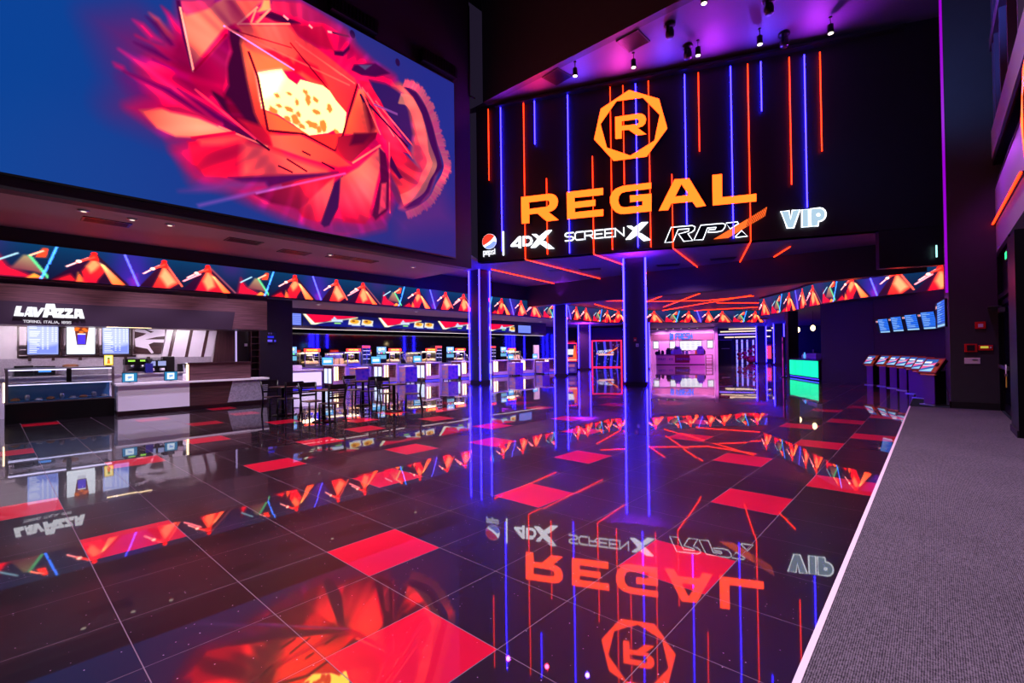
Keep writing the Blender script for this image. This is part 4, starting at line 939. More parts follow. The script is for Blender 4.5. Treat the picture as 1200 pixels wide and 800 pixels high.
x = on_back(183); t = thing('drink_dispenser', 'black twin drink dispenser with pale lit panels beside the coffee machine', 'dispenser', (x,YB+.12,1.04))
for s in (-.13,.13):
    b = MB().box(s-.12,s+.12,.0,.35,0,.36).build('body', M_dmetal, t)
    MB().box(s-.10,s+.10,-.008,-.001,.20,.34).build('lit_panel', glow('pale blue machine panel', (.35,.4,.75), 1), b)
    MB().lathe([(.06,.05),(.075,.06),(.065,.13)], s, -.01, 14).build('cup_bay', M_whiteglow if False else M_counterwhite, b)
x = on_back(165); t = thing('grinder', 'small blue lit grinder with hopper in front of the coffee machine', 'grinder', (x+.16,YB+.01,1.04))
MB().box(-.09,.09,-.06,.06,0,.28).build('body', mat('cobalt enamel', (40,40,150), .3), t); MB().lathe([(.04,.28),(.09,.36),(.09,.42)], n=14).build('hopper', M_blackplastic, t)
x = on_back(198); tag(MB().box(-.15,.15,0,.3,0,.48).build('brew_tower', M_blackplastic, None, .02), 'tall plain black brewer box behind the right order tablet', 'machine').location = (x,YB+.2,1.04)
x = on_back(214); tag(MB().box(-.11,.11,0,.2,0,.24).box(-.13,.13,-.03,0,0,.03).build('receipt_printer', M_blackplastic), 'small black box by the wooden divider on the back counter', 'machine').location = (x,YB+.15,1.3-.26)
p = FC.uv(220.5,430,.35); t = thing('blender_jug', 'small white and chrome blender at the left end of the wooden divider', 'blender', (p[0]-.05,16.05,.821))
MB().lathe([(.09,0),(.09,.16),(.07,.2)], n=16).build('base', M_counterwhite, t); MB().lathe([(.06,.2),(.09,.48),(.09,.5)], n=16).build('jug', M_metal, t)
for lab, px, w, h, m_ in (('black sandwich grill on the pastry case end of the back counter',28,.34,.22,M_blackplastic),('black drinks warmer with a blue lit window on the back counter',52.5,.40,.20,M_blackplastic)):
    t = thing('grill', lab, 'machine', (on_back(px),YB+.18,1.04)); MB().box(-w/2,w/2,0,.3,.02,.06+h).build('body', m_, t)
    for sx in (-1,1): MB().lathe([(.02,0),(.02,.02)], sx*w*.4, .05, 8).build('foot', M_metal, t)
    if 'blue' in lab: MB().box(-w*.3,w*.3,-.006,-.001,.1,.2).build('window', M_scr_b, t)
x = on_back(83); t = thing('scoop_bowl', 'brown rounded bowl on a stand behind the pastry case', 'bowl', (x,YB+.25,1.04)); MB().lathe([(.09,0),(.05,.02),(.05,.14)], n=16).build('stand', M_metal, t); MB().lathe([(.06,.14),(.15,.2),(.17,.27),(.1,.3)], n=16).build('bowl', M_bake, t)
x0, z0 = Frame(0,16.1,0).uv(121.5,427.5); x1, z1 = Frame(0,16.1,0).uv(133,415)
t = thing('poster_screen', 'small yellow lit screen of an orange drink standing on the pastry case', 'screen', (x0,16.1,1.281)); ww = x1-x0
c = Canvas(40,44,0,ww,0,.26,(250,205,70)); c.rect(ww*.1,ww*.9,.03,.24,(255,232,150)); c.disc(ww*.5,.17,.03,.03,(80,130,40)); c.poly([(ww*.3,.04),(ww*.7,.04),(ww*.6,.15),(ww*.4,.15)],(250,110,20))
flat_picture('display_panel', c, .01, ww-.01, .03, .29, -.003, 1.6, t); MB().box(0,ww,0,.03,.02,.30).build('bezel', M_blackplastic, t); MB().box(ww*.2,ww*.8,-.03,.07,0,.02).build('foot', M_blackplastic, t)
# between cafe and snack counter
struct('wall_divider', MB().box(7.1,8.2,19.21,20.2,0,3.7), M_wall)
t = thing('info_screen', 'dim blue direction screen with two lit lines on the dark wall between cafe and snacks', 'screen', (0,19.205,0))
Fd = Frame(0,19.2,0); a, b = Fd.uv(306,402), Fd.uv(323.5,389)
c = Canvas(60,44,0,1,0,1,(16,10,40)); c.rect(.08,.82,.46,.64,(40,40,235)); c.rect(.04,.72,.12,.32,(110,90,245)); c.rect(.84,.96,.12,.3,(70,60,230)); 
for k in range(4): c.rect(.12+.16*k,.22+.16*k,.78,.94,(70,50,110))
flat_picture('display_panel', c, a[0], b[0], a[1], b[1], -.045, 1.0, t); MB().box(a[0]-.02,b[0]+.02,-.04,-.002,a[1]-.02,b[1]+.02).build('bezel', M_blackplastic, t)
Fr = Frame(0,18.6,0); a, b = Fr.uv(294,437), Fr.uv(304.5,385)
t = thing('ladder_rack', 'narrow dark wood rack of open shelves behind the right end of the cafe counter', 'shelf', (a[0],18.6,0)); ww = b[0]-a[0]
for x in (0,ww-.03): MB().box(x,x+.03,0,.25,0,b[1]+.05).build('upright', W_vert, t)
for k in range(7): MB().box(.03,ww-.03,0,.25,1.0+k*.235,1.02+k*.235).build('shelf_board', W_vert, t)
tag(MB().box(-.05,.05,-.02,0,-.05,.05).build('switch_plate', M_counterwhite), 'small white switch plate on the dark wall behind the cafe counter', 'switch').location = (*Fr.P(Fr.uv(288,404,.2)[0],.2,0).xy, Fr.uv(288,404,.2)[1])
struct('wall_alcove', MB().box(5.75,7.1,18.82,18.9,0,3.7), M_wall)
t = thing('pass_counter', 'low dark pass through counter with a pale top joining the cafe to the snack counter', 'counter', (0,19.0,0))
MB().box(6.1,8.62,1.58,2.2,0,.80).build('cabinet', M_panel, t); MB().box(6.05,8.66,1.55,2.25,.80,.85).build('worktop', M_top, t)
t.location = (0,19.0,0)
# ================================================================== snack counter
FM = Frame(0,22.5,0)
t = thing('menu_bulkhead', 'long dark bulkhead over the snack counter with a thin light slot under it', 'bulkhead', (0,22.52,0))
X1 = FM.uv(640,380)[0]
MB().box(8.9,X1,0,.5,2.78,3.749).build('panel', M_panel, t); MB().box(9.2,X1-.3,.04,.12,2.765,2.779).build('light_slot', glow('warm slot light', (1.6,1.35,1.3), 1), t)
def board(pxa, pxb, pya, pyb, kind, label):
    x0, z1 = FM.uv(pxa,pya); x1, z0 = FM.uv(pxb,pyb); w, h = x1-x0, .56
    t = thing('menu_screen', label, 'screen', (x0,22.5,2.93), 0, 'screens over the snack counter')
    n = max(int(w*34),24); c = Canvas(n, 30, 0, w, 0, h, (14,16,80))
    if kind == 'list':
        c.c[:] = (60,80,215)
        for k in range(8): c.rect(.03,w-.03,.04+k*.068,.07+k*.068,(170,190,255))
    else:
        per = 4.12; k = 0; x = 0
        while x < w:
            c.poly([(x+.1,h),(x+2.9,h),(x+2.6,h*.86),(x+.55,h*.22)], (240,10,60)); c.poly([(x,h),(x+.16,h),(x+.58,h*.26),(x+1.5,h*.40),(x+2.9,h*.84),(x+2.9,h*.94),(x+1.4,h*.5),(x+.62,h*.10),(x+.40,h*.10)], (255,240,170), soft=.03)
            c.poly([(x+.06,h),(x+.14,h),(x+.56,h*.30),(x+.62,h*.22),(x+1.2,h*.34),(x+.62,h*.14),(x+.46,h*.14)], (250,252,245))
            c.poly([(x+.9,0),(x+4.3,0),(x+4.3,h*.3),(x+2.2,h*.55)], (20,30,150), soft=.4)
            c.rect(x+1.45,x+2.05,h*.42,h*.66,(205,225,250),soft=.06); c.poly([(x+1.5,h*.66),(x+1.6,h*.9),(x+1.75,h*.66)],(190,215,250)); c.rect(x+1.6,x+1.95,h*.24,h*.36,(150,235,110))
            for q in (2.35,3.1):
                c.poly([(x+q,h*.22),(x+q+.06,h*.75),(x+q+.72,h*.66),(x+q+.66,h*.16)], (235,230,215)); c.disc(x+q+.36,h*.52,.26,h*.2,(250,175,40)); c.disc(x+q+.3,h*.56,.1,h*.08,(150,70,20)); c.rect(x+q+.2,x+q+.7,h*.12,h*.2,(190,215,245))
            x += per
    flat_picture('display_panel', c, 0, w, 0, h, -.012, 1.15, t); MB().box(-.015,w+.015,-.008,.018,-.015,h+.015).build('bezel', M_blackplastic, t)
board(334.5,353,364.5,379,'list','pale blue list screen at the left end over the snack counter')
board(354.5,603,366,382,'food','very long red and navy snack menu screen with nachos, over the snack counter')
board(607,622,380,390,'list','pale blue list screen at the right end over the snack counter')
FN = Frame(0,20.6,0)
M_cabin = mat('lilac counter laminate', (205,170,215), .4); M_shelfin = mat('rose shelf interior', (205,150,165), .5); M_cool_glass = glow('lit cooler glass', (1.0,1.15,1.7), 1); M_bl2 = glow('blue toe light', (.12,.08,3.0), 1)
def service_module(k, px0, px1, label):
    x0 = FN.uv(px0,435)[0]; x1 = FN.uv(px1,435)[0]; w = x1-x0
    t = thing('service_counter', label, 'counter', (x0,20.6,0), 0, 'service counters of the snack bar')
    b = MB(); b.box(0,.06,0,.9,.10,1.0).box(w-.06,w,0,.9,.10,1.0).box(.06,w-.06,.32,.9,.10,1.0).box(.06,w-.06,0,.32,.10,.30).box(.06,w-.06,0,.32,.95,1.0)
    b.build('cabinet', M_cabin, t)
    MB().box(.06,w-.06,.30,.318,.30,.95).build('niche_back', M_shelfin, t)
    for z in (.40,.52,.64,.76,.86): MB().box(w*.42,w-.065,.06,.30,z,z+.02).build('shelf_board', mat('rose shelf edge', (150,80,95), .5), t)
    MB().box(.10,.10+w*.10,.05,.09,.31,.94).build('light_strip', M_warm, t); MB().box(.12+w*.18,.12+w*.25,.05,.09,.31,.94).build('light_strip', M_warm, t)
    MB().box(.02,w-.02,.04,.06,.005,.05).build('toe_light', M_bl2, t); MB().box(.03,w-.03,.06,.85,0,.10).build('plinth', M_black, t)
    MB().box(-.02,w+.02,-.03,.93,1.0,1.04).build('worktop', M_top, t)
    c = MB().box(-.012,-.001,.03,.87,.10,.99).build('cooler_frame', mat('dark red cooler frame', (90,20,40), .4), t)
    for y in (.12,.50): MB().box(-.02,-.013,y,y+.28,.18,.86).build('cooler_door', M_cool_glass, c)
    return x0, x1
mods = [(390,405.5),(449,465.5),(499,515.5),(541,557),(578,595.5),(610.5,626.5),(638.5,653)]
mx = []
for k, (a, b) in enumerate(mods): mx.append(service_module(k, a, b, 'lilac service counter with lit shelf niche and cooler doors, %s from the cafe end' % ORD[k]))
xl = FN.uv(341,437)[0]; xr = FN.uv(377.5,437)[0]
t = thing('lit_counter', 'wide glowing white counter front at the cafe end of the snack bar', 'counter', (xl,20.6,0)); ww = xr-xl
MB().box(0,ww,.02,.9,.06,.80).build('cabinet', M_cabin, t); MB().box(.03,ww-.03,.0,.018,.14,.74).build('lit_front', M_lilac, t); MB().box(-.03,ww+.03,-.03,.95,.80,.85).build('worktop', M_top, t); MB().box(.02,ww,.05,.07,.005,.05).build('toe_light', M_bl2, t)
MB().box(.0,.7,.5,.9,.85,1.06).build('upstand', M_counterwhite, t)
t = thing('equipment_counter', 'long back counter carrying popcorn machines and dispensers behind the service counters', 'counter', (0,21.62,0))
xe = mx[-1][1]
MB().box(8.8,xe,.0,.9,0,.92).build('cabinet', mat('violet laminate', (120,96,190), .4), t); MB().box(8.8,xe,-.02,.92,.92,.96).build('worktop', M_metal, t)
for k in range(len(mods)-1):
    x0 = mx[k][1]; x1 = mx[k+1][0]-.9*(mx[k+1][0]/20.6)*.0
    if k in (0,1,2): MB().box(x0+1.15,x0+1.75,-.03,-.001,.12,.86).build('lit_front', M_lilac, t)
FE = Frame(0,21.75,0); ZE = .961
def ex(px): return FE.uv(px,424)[0]
M_redglow = glow('red header sign', (3.2,.10,.06), 1); M_yel = glow('yellow lettering', (3,1.3,.1), 1); M_pop = mat('popcorn', (250,225,150), .8, noise=.3, nscale=60); M_popglow = glow('popcorn cabinet light', (9,7,4.4), 1)
def popcorn():
    t = thing('popcorn_machine', 'x', 'popcorn machine', (0,0,0))
    MB().box(-.36,.36,0,.6,0,.10).build('base', M_metal, t)
    for sx in (-1,1):
        for y in (.02,.56): MB().box(sx*.34-.02,sx*.34+.02,y,y+.04,.10,.66).build('post', M_metal, t)
    MB().box(-.36,.36,0,.6,.66,.70).build('top', M_metal, t)
    MB().box(-.37,.37,-.02,.08,.70,.84).build('header', M_redglow, t)
    mb = MB(); lettering(mb, 'POPCORN', -.28, .735, .055, .065, .02, .016, -.028, -.021); mb.build('header_text', M_yel, t)
    MB().box(-.3,.3,.1,.5,.62,.655).build('cabinet_lamp', M_popglow, t)
    kt = MB().lathe([(.10,.36),(.14,.40),(.15,.52),(.12,.55)], 0, .3, 16).build('kettle', M_metal, t); MB().tube([(0,.3,.55),(0,.3,.61)], .015, 6).build('hanger', M_metal, kt)
    pm = MB(); rr = random.Random(2)
    for i in range(7):
        for j in range(4): pm.lathe([(.02,0),(.07,.04),(.06,.10),(.02,.13+.05*rr.random())], -.27+i*.09, .1+j*.12, 7, 0, Matrix.Translation((0,0,.10)))
    pm.build('popcorn_heap', M_pop, t)
    return t
pops = [(366,'behind the glowing white counter'),(414.5,'left of the first tall hot cabinet'),(463,'above the second service counter'),(505.5,'above the third service counter'),(539.8,'just left of the nearest column'),(600,'between the two left columns')]
p0 = popcorn()
for k, (px, w) in enumerate(pops):
    lab = 'popcorn machine with red lit header, %s' % w; loc = (ex(px), 21.72, ZE)
    if k == 0: p0.location = loc; p0['label'] = lab; p0['group'] = 'popcorn machines'
    else: copy_tree(p0, lab, loc, 0, 'popcorn machines')
def soda():
    t = thing('soda_dispenser', 'x', 'drink dispenser', (0,0,0))
    MB().box(-.30,.30,.12,.6,0,.95).build('body', M_dmetal, t); MB().box(-.30,.30,-.05,.12,0,.08).build('drip_tray', M_metal, t)
    c = Canvas(40,30,-.28,.28,.55,.93,(120,170,250)); c.disc(-.1,.8,.09,.08,(235,245,255)); c.disc(.1,.82,.08,.06,(250,250,210)); c.rect(-.28,.28,.55,.64,(60,60,120)); c.disc(-.15,.6,.05,.03,(240,250,255)); c.disc(0,.6,.05,.03,(255,90,80)); c.disc(.15,.6,.05,.03,(90,255,120))
    flat_picture('lit_panel', c, -.28, .28, .55, .93, .11, 1.6, t)
    MB().box(-.28,.28,.105,.119,.30,.50).build('tap_panel', glow('cyan tap panel', (.16,.5,.75), 1), t)
    for k in range(5): MB().lathe([(.02,.22),(.025,.30)], -.22+.11*k, .06, 8).build('tap', M_blackplastic, t)
    return t
s0 = soda()
for k, (px, w) in enumerate([(341.5,'at the cafe end of the snack bar'),(448.5,'above the second service counter'),(529,'left of the nearest column'),(591.5,'right of the nearest column')]):
    lab = 'drink dispenser with bright lit picture panel, %s' % w; loc = (ex(px),21.74,ZE)
    if k == 0: s0.location = loc; s0['label'] = lab; s0['group'] = 'drink dispensers'
    else: copy_tree(s0, lab, loc, 0, 'drink dispensers')
def cabinet():
    t = thing('hot_cabinet', 'x', 'hot cabinet', (0,0,0))
    MB().box(-.24,.24,.05,.5,0,1.0).build('body', M_metal, t); MB().box(-.22,.22,.03,.049,.88,.98).build('header', M_redglow, t)
    for s in (-1,1): 
        d = MB().box(s*.11-.095,s*.11+.095,.02,.049,.06,.86).build('door', mat('smoked glass', (30,40,60), .08), t); MB().box(s*.02-.008,s*.02+.008,0,.02,.3,.6).build('handle', M_metal, d)
    for z in (.3,.52,.72): MB().box(-.20,.20,.012,.019,z,z+.02).build('shelf_line', M_cool, t)
    return t
h0 = cabinet()
for k, (px, w) in enumerate([(430.5,'beside the second popcorn machine'),(515.5,'above the third service counter'),(579.5,'just right of the nearest column')]):
    lab = 'tall narrow hot cabinet with red header, %s' % w; loc = (ex(px),21.8,ZE)
    if k == 0: h0.location = loc; h0['label'] = lab; h0['group'] = 'hot cabinets'
    else: copy_tree(h0, lab, loc, 0, 'hot cabinets')
def warmer():
    t = thing('nacho_warmer', 'x', 'warmer', (0,0,0))
    MB().box(-.42,.42,.05,.5,0,.08).build('base', M_metal, t); MB().box(-.42,.42,.05,.5,.60,.66).build('top', M_metal, t); MB().box(-.42,.42,.46,.5,.08,.6).build('back', M_metal, t)
    for s in (-.41,-.14,.14,.41): MB().box(s-.01,s+.01,.05,.08,.08,.6).build('post', M_metal, t)
    MB().box(-.38,.38,.2,.3,.57,.595).build('heat_lamp', M_warm, t)
    for x in (-.27,0,.27): MB().box(x-.1,x+.1,.12,.4,.08,.36).build('food_bag', mat('cream snack bag', (235,205,140), .7), t)
    return t
w0 = warmer()
for k, (px, w) in enumerate([(396.5,'above the first service counter'),(489,'behind an order screen, mid counter'),(607,'near the right end of the snack bar')]):
    lab = 'warm lit snack warmer of cream bags, %s' % w; loc = (ex(px),21.8,ZE)
    if k == 0: w0.location = loc; w0['label'] = lab; w0['group'] = 'snack warmers'
    else: copy_tree(w0, lab, loc, 0, 'snack warmers')
def pos():
    t = thing('till_screen', 'x', 'screen', (0,0,0))
    c = Canvas(44,30,-.27,.27,0,.36,(40,150,235)); c.rect(-.2,.2,.1,.24,(215,240,255),soft=.02); c.rect(-.24,.24,.28,.33,(120,200,250))
    flat_picture('display_panel', c, -.27, .27, .06, .42, -.003, 1.4, t); MB().box(-.285,.285,0,.03,.045,.435).build('bezel', M_blackplastic, t)
    MB().box(-.03,.03,.03,.07,0,.2).build('stand', M_metal, t); MB().box(-.13,.13,-.02,.14,0,.015).build('foot', M_metal, t)
    return t
s_ = pos()
for k, (px, w, yy, zz) in enumerate([(383.8,'by the first service counter',20.9,1.041),(440.5,'by the second service counter',20.9,1.041),(489,'left of the third service counter',20.9,1.041),(559,'hidden behind the nearest column',20.9,1.041),(598.5,'above the fifth service counter',20.9,1.041),(627,'at the right end of the snack bar',20.9,1.041)]):
    lab = 'bright blue till screen facing the hall, %s' % w; f_ = Frame(0,yy,0); loc = (f_.uv(px,420)[0],yy,zz)
    loc = (Frame(0,21.66,0).uv(px,420)[0],21.66,ZE)
    if k == 0: s_.location = loc; s_['label'] = lab; s_['group'] = 'till screens'
    else: copy_tree(s_, lab, loc, 0, 'till screens')
def rack():
    t = thing('cup_rack', 'x', 'rack', (0,0,0))
    for s in (-.22,.22): MB().bar((s,0,.02),(s,.4,.5), .03,.03,(1,0,0)).build('side_rail', M_metal, t)
    for k in range(5): MB().bar((-.22,.03+.09*k,.06+.105*k),(.22,.03+.09*k,.06+.105*k), .05,.012).build('slat', M_white, t)
    MB().box(-.24,.24,-.02,.42,0,.02).build('base', M_metal, t)
    return t
r0 = rack()
for k, (px, w) in enumerate([(374.5,'right of the first popcorn machine'),(480,'right of the third popcorn machine'),(547.5,'right of the fifth popcorn machine'),(610.5,'near the right end of the snack bar')]):
    lab = 'slanted wire rack of pale trays, %s' % w; loc = (ex(px),21.7,ZE)
    if k == 0: r0.location = loc; r0['label'] = lab; r0['group'] = 'tray racks'
    else: copy_tree(r0, lab, loc, 0, 'tray racks')
tag(MB().box(-.3,.3,0,.1,0,2.06).build('display_board', mat('bright doorway panel', (235,230,205), .5)), 'pale upright panel standing behind the right end of the snack bar', 'panel').location = (Frame(0,22.3,0).uv(632.5,410)[0],22.6,0)
# patterned bins in front of the counters
def bin_mat(name, c1, c2):
    m = mat(name, c1, .35); nt = m.node_tree; b = nt.nodes['Principled BSDF']; tc = nt.nodes.new('ShaderNodeTexCoord'); v = nt.nodes.new('ShaderNodeTexVoronoi'); v.inputs['Scale'].default_value = 6
    rp_ = nt.nodes.new('ShaderNodeValToRGB'); rp_.color_ramp.elements[0].color = rgb(*c1); rp_.color_ramp.elements[1].color = rgb(*c2); rp_.color_ramp.elements[1].position = .7
    nt.links.new(tc.outputs['Object'], v.inputs['Vector']); nt.links.new(v.outputs['Distance'], rp_.inputs['Fac']); nt.links.new(rp_.outputs[0], b.inputs['Base Color']); return m
M_bin1 = bin_mat('blue patterned wrap', (40,40,220), (150,90,220)); M_bin2 = bin_mat('patterned wrap with painted warm light', (200,120,110), (120,110,190))  # second wrap has the warm counter light painted into its colour
FBn = Frame(0,19.9,0)
for k, (a, b, w) in enumerate([(417,433,'before the first snack bar gap'),(475.5,489,'between second and third service counters'),(525.5,537,'left of the nearest column'),(604,613,'right of the nearest column'),(636,644,'beside the second column from the left')]):
    x0, x1 = FBn.uv(a,440)[0], FBn.uv(b,440)[0]; ww = x1-x0
    t = thing('display_bin', 'box shaped bin in blue patterned wrap with painted warm light, %s' % w, 'bin', (x0,19.9,0), 0, 'patterned bins before the snack bar')
    MB().box(0,ww,0,.58,.08,.82).build('body', M_bin1, t); MB().box(-.008,-.001,.02,.56,.10,.80).build('side_wrap', M_bin2, t)
    MB().box(-.01,ww+.01,-.01,.59,.82,.86).build('lid', M_cabin if k else mat('pink lid', (235,120,110), .4), t)
    for sx in (.06,ww-.06):
        for sy in (.06,.52): MB().lathe([(.03,0),(.03,.08)], sx, sy, 8).build('caster', M_blackplastic, t)
# ================================================================== tables and chairs
M_ch = mat('black painted steel', (18,15,20), .35, .3); M_seat = wood('dark stained seat', (38,24,24), (62,40,36), 'X', 2.0, .3)
def chair():
    t = thing('side_chair', 'x', 'chair', (0,0,0))
    MB().box(-.20,.20,-.21,.20,.435,.455).build('seat', M_seat, t, .006)
    for s in (-1,1):
        MB().tube([(s*.19,-.19,0),(s*.185,-.18,.43)], .021, 8).build('leg', M_ch, t)
        MB().tube([(s*.195,.25,0),(s*.185,.19,.44),(s*.195,.205,.62),(s*.215,.26,.86)], .023, 8).build('back_post', M_ch, t)
        MB().tube([(s*.187,-.18,.2),(s*.19,.22,.2)], .008, 6).build('side_stretcher', M_ch, t)
    MB().tube([(-.187,-.185,.28),(.187,-.185,.28)], .008, 6).build('front_stretcher', M_ch, t)
    for z, y, h in ((.58,.2,.05),(.64,.212,.026),(.685,.22,.026),(.73,.23,.026),(.775,.238,.026)):
        MB().bar((-.2,y,z),(.2,y,z), .012, h).build('slat', M_ch, t)
    MB().bar((-.215,.252,.83),(.215,.252,.83), .014, .085).build('top_rail', M_ch, t)
    return t
def table():
    t = thing('cafe_table', 'x', 'table', (0,0,0))
    MB().lathe([(.30,.70),(.32,.705),(.32,.725),(.30,.73)], n=32).build('top', M_seat, t)
    MB().lathe([(.25,0),(.25,.015),(.20,.03),(.05,.05)], n=28).build('base', M_ch, t); MB().lathe([(.04,.03),(.04,.70)], n=14).build('pedestal', M_ch, t)
    MB().box(-.15,.15,-.02,.02,.685,.70).build('bracket', M_ch, t)
    return t
TB = [(4.98,12.25,'farthest left, near the cafe counter'),(5.08,10.30,'nearest the viewer'),(7.43,12.61,'farthest back, before the first service counter'),(7.16,10.62,'rightmost of the four')]
t0 = table()
for k, (x, y, w) in enumerate(TB):
    lab = 'small round dark cafe table on a pedestal, %s' % w
    if k == 0: t0.location = (x,y,0); t0['label'] = lab; t0['group'] = 'cafe tables'
    else: copy_tree(t0, lab, (x,y,0), 0, 'cafe tables')
c0 = chair(); wh = ['farthest left table','nearest table','farthest back table','rightmost table']; first = True
for k, (x, y, _) in enumerate(TB):
    sp_ = [(x-.06,y+.40,4,'behind'),(x-.02,y-.42,184,'on the near side of')] if k < 3 else [(x+.10,y+.44,0,'behind'),(x+.44,y-.22,232,'right of')]
    for a, b, r_, w in sp_:
        lab = 'black slat back chair %s the %s' % (w, wh[k])
        if first: c0.location = (a,b,0); c0.rotation_euler = (0,0,math.radians(r_)); c0['label'] = lab; c0['group'] = 'chairs at the cafe tables'; first = False
        else: copy_tree(c0, lab, (a,b,0), math.radians(r_), 'chairs at the cafe tables')
# ================================================================== right hand side
FP = Frame(16.1, 0, -90)
M_alarm = mat('fire alarm red', (215,20,30), .35)
def pill(px, py, w, h, label, name, cat, body, extra=None, d=.05):
    u, z = FP.uv(px, py); t = thing(name, label, cat, FP.P(u,0,z), FP.th)
    MB().box(-w/2,w/2,-d,-.001,-h/2,h/2).build('housing', body, t, .006)
    for nm, (a,b,c,e), m_ in extra or []: MB().box(w*a,w*b,-d-.012,-d-.0005,h*c,h*e).build(nm, m_, t)
pill(1148.8,381,.19,.17,'small red fire alarm strobe, highest device on the dark pillar','fire_alarm','alarm',M_alarm,[('strobe',(-.22,.25,-.28,.18),M_counterwhite)])
pill(1137.6,407.6,.23,.20,'red framed glass fronted alarm box, left of the alarm panel on the pillar','alarm_box','alarm',M_alarm,[('window',(-.3,.3,-.34,.36),mat('dark window', (40,30,40),.1))])
pill(1155,407.3,.25,.13,'wide red alarm panel with a yellow display on the pillar','alarm_indicator','alarm',M_alarm,[('display',(-.36,.18,-.1,.3),glow('yellow lcd', (.5,.42,.05), 1)),('button',(.28,.4,-.1,.2),M_counterwhite)])
pill(1139.3,422.6,.28,.15,'white blank wall plate, lowest device on the dark pillar','wall_plate','plate',M_counterwhite,[('stripe',(.0,.35,.1,.25),M_metal)],.02)
t = thing('light_strip', 'tall added magenta glow strip standing in for lit wall left of the dark pillar', 'light', (16.2,-.292,0))  # glowing strip added in place of the violet-lit wall beside the pillar
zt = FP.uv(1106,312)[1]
MB().box(-.08,.10,.0,.05,2.9,16).build('diffuser', glow('added magenta glow strip', (.33,.0,.62), 1), t); MB().box(-.09,.11,-.006,-.001,2.9,16).build('backing', M_dmetal, t)
# wall with the entrance
Z = [FW.uv(1163,y)[1] for y in (303,228,200,192,158)]
M_panelr = mat('pale grey cladding', (150,140,160), .5)
def wband(mb, z0, z1, o0, o1, u0=0.0, u1=14.0): return fbox(mb, FW, u0, u1, o0, o1, z0, z1)
struct('wall_right', wband(MB(), Z[0], Z[1], 0, .3), M_panelr)
struct('wall_right', wband(MB(), 0, Z[0], 0, .3, 4.7, 14), M_grey)
struct('trim_3', wband(wband(MB(), Z[2], Z[3], -.03, .3), Z[1]-.02, Z[1], -.02, .3), M_dmetal)
struct('trim_4', wband(MB(), Z[3], Z[4], -.04, .3), M_panelr)
wn = MB(); wband(wn, Z[1], Z[2], .12, .16); wband(wn, Z[4], 18, .10, .14)
struct('window_1', wn, mat('night window glass', (14,22,40), .06))
mu = MB()
for u in (.35,.8,1.9,3.2,4.6,6.0,7.4,9.0): wband(mu, Z[4], 18, -.02, .12, u, u+.09)
wband(mu, 8.6, 8.9, -.04, .12); struct('trim_5', mu, mat('violet grey mullion', (90,70,110), .4))
a, b = FW.uv(1162.5,264,-.05), FW.uv(1196,202,-.05)
t = thing('neon_line', 'slanting orange neon line on the cladding over the entrance door', 'neon light', FW.P(a[0],0,a[1]), FW.th)
MB().tube([(0,-.05,0),(b[0]-a[0],-.05,b[1]-a[1])], .02, 6).build('tube', M_red, t); MB().bar((0,-.016,0),(b[0]-a[0],-.016,b[1]-a[1]), .05, .028, (0,1,0)).build('channel', M_dmetal, t)
ul, zl = FW.uv(1196.5,168,-.3); z0 = FW.uv(1198,222,-.2)[1]; z1 = FW.uv(1198,116,-.2)[1]; Rr = (z1-z0)/2*1.25; zc = (z0+z1)/2
t = thing('emblem_sign', 'amber ring emblem cut off by the right edge of the picture, over the entrance', 'sign', FW.P(ul+Rr,0,zc), FW.th)
hept = lambda r, ph: [(r*math.cos(ph+2*PI*k/7), r*math.sin(ph+2*PI*k/7)) for k in range(7)]
MB().plate([hept(Rr,PI), hept(Rr*.78,PI+PI/7)], -.3, -.02, 0, 1).build('ring', [M_orange, M_black], t); MB().plate([hept(Rr*1.02,PI)], -.015, 0).build('back_plate', M_dmetal, t)
MB().plate([[(-.5,-.5),(-.3,-.5),(-.3,-.15),(.1,-.5),(.5,-.5),(.1,-.1),(.4,.1),(.4,.4),(.2,.5),(-.5,.5)],[(-.3,.3),(.1,.3),(.15,.15),(.1,.05),(-.3,.05)]], -.25, -.1).build('letter', M_orange, t)
# entrance door
t = thing('door_1', 'dark glazed entrance door in a black frame beside the pillar', 'door', (16.1,-1.15,0), PI); t['kind'] = 'structure'
MB().box(.0,.10,.0,.2,0,Z[0]).box(2.3,2.42,.0,.2,0,Z[0]).box(.1,2.3,.0,.2,Z[0]-.12,Z[0]).build('frame', M_dmetal, t)
lf = MB().box(.10,.22,.06,.12,.0,2.6).box(2.18,2.30,.06,.12,0,2.6).box(.22,2.18,.06,.12,0,.18).box(.22,2.18,.06,.12,2.48,2.6).build('leaf', M_dmetal, t)
MB().box(.22,2.18,.08,.10,.18,2.48).build('pane', mat('night window glass', (14,22,40), .06), lf)
MB().box(.3,2.1,-.04,-.005,1.02,1.10).build('push_bar', M_metal, lf); MB().box(.4,.9,-.03,.05,2.3,2.4).build('closer', M_metal, lf)
MB().box(.1,2.3,.0,.12,2.62,2.72).box(.1,2.3,.08,.10,2.72,Z[0]-.12).build('transom', M_dmetal, t)
MB().box(-.05,.55,-.18,.02,2.44,2.455).build('head_plate', M_metal, t)
p = G(1191,494); q = G(1194,512)
t = thing('door_post', 'tall black door post at the right edge of the picture', 'post', (11.9,-1.15,0)); MB().box(-.55,.45,.0,.13,0,3.45).build('post', M_dmetal, t); MB().box(-.55,.45,.131,.15,0,.12).build('kick_plate', M_black, t)
t = thing('door_lock', 'white cable lock with a yellow tag hanging on the entrance door', 'lock', (14.05,-1.10,.95))
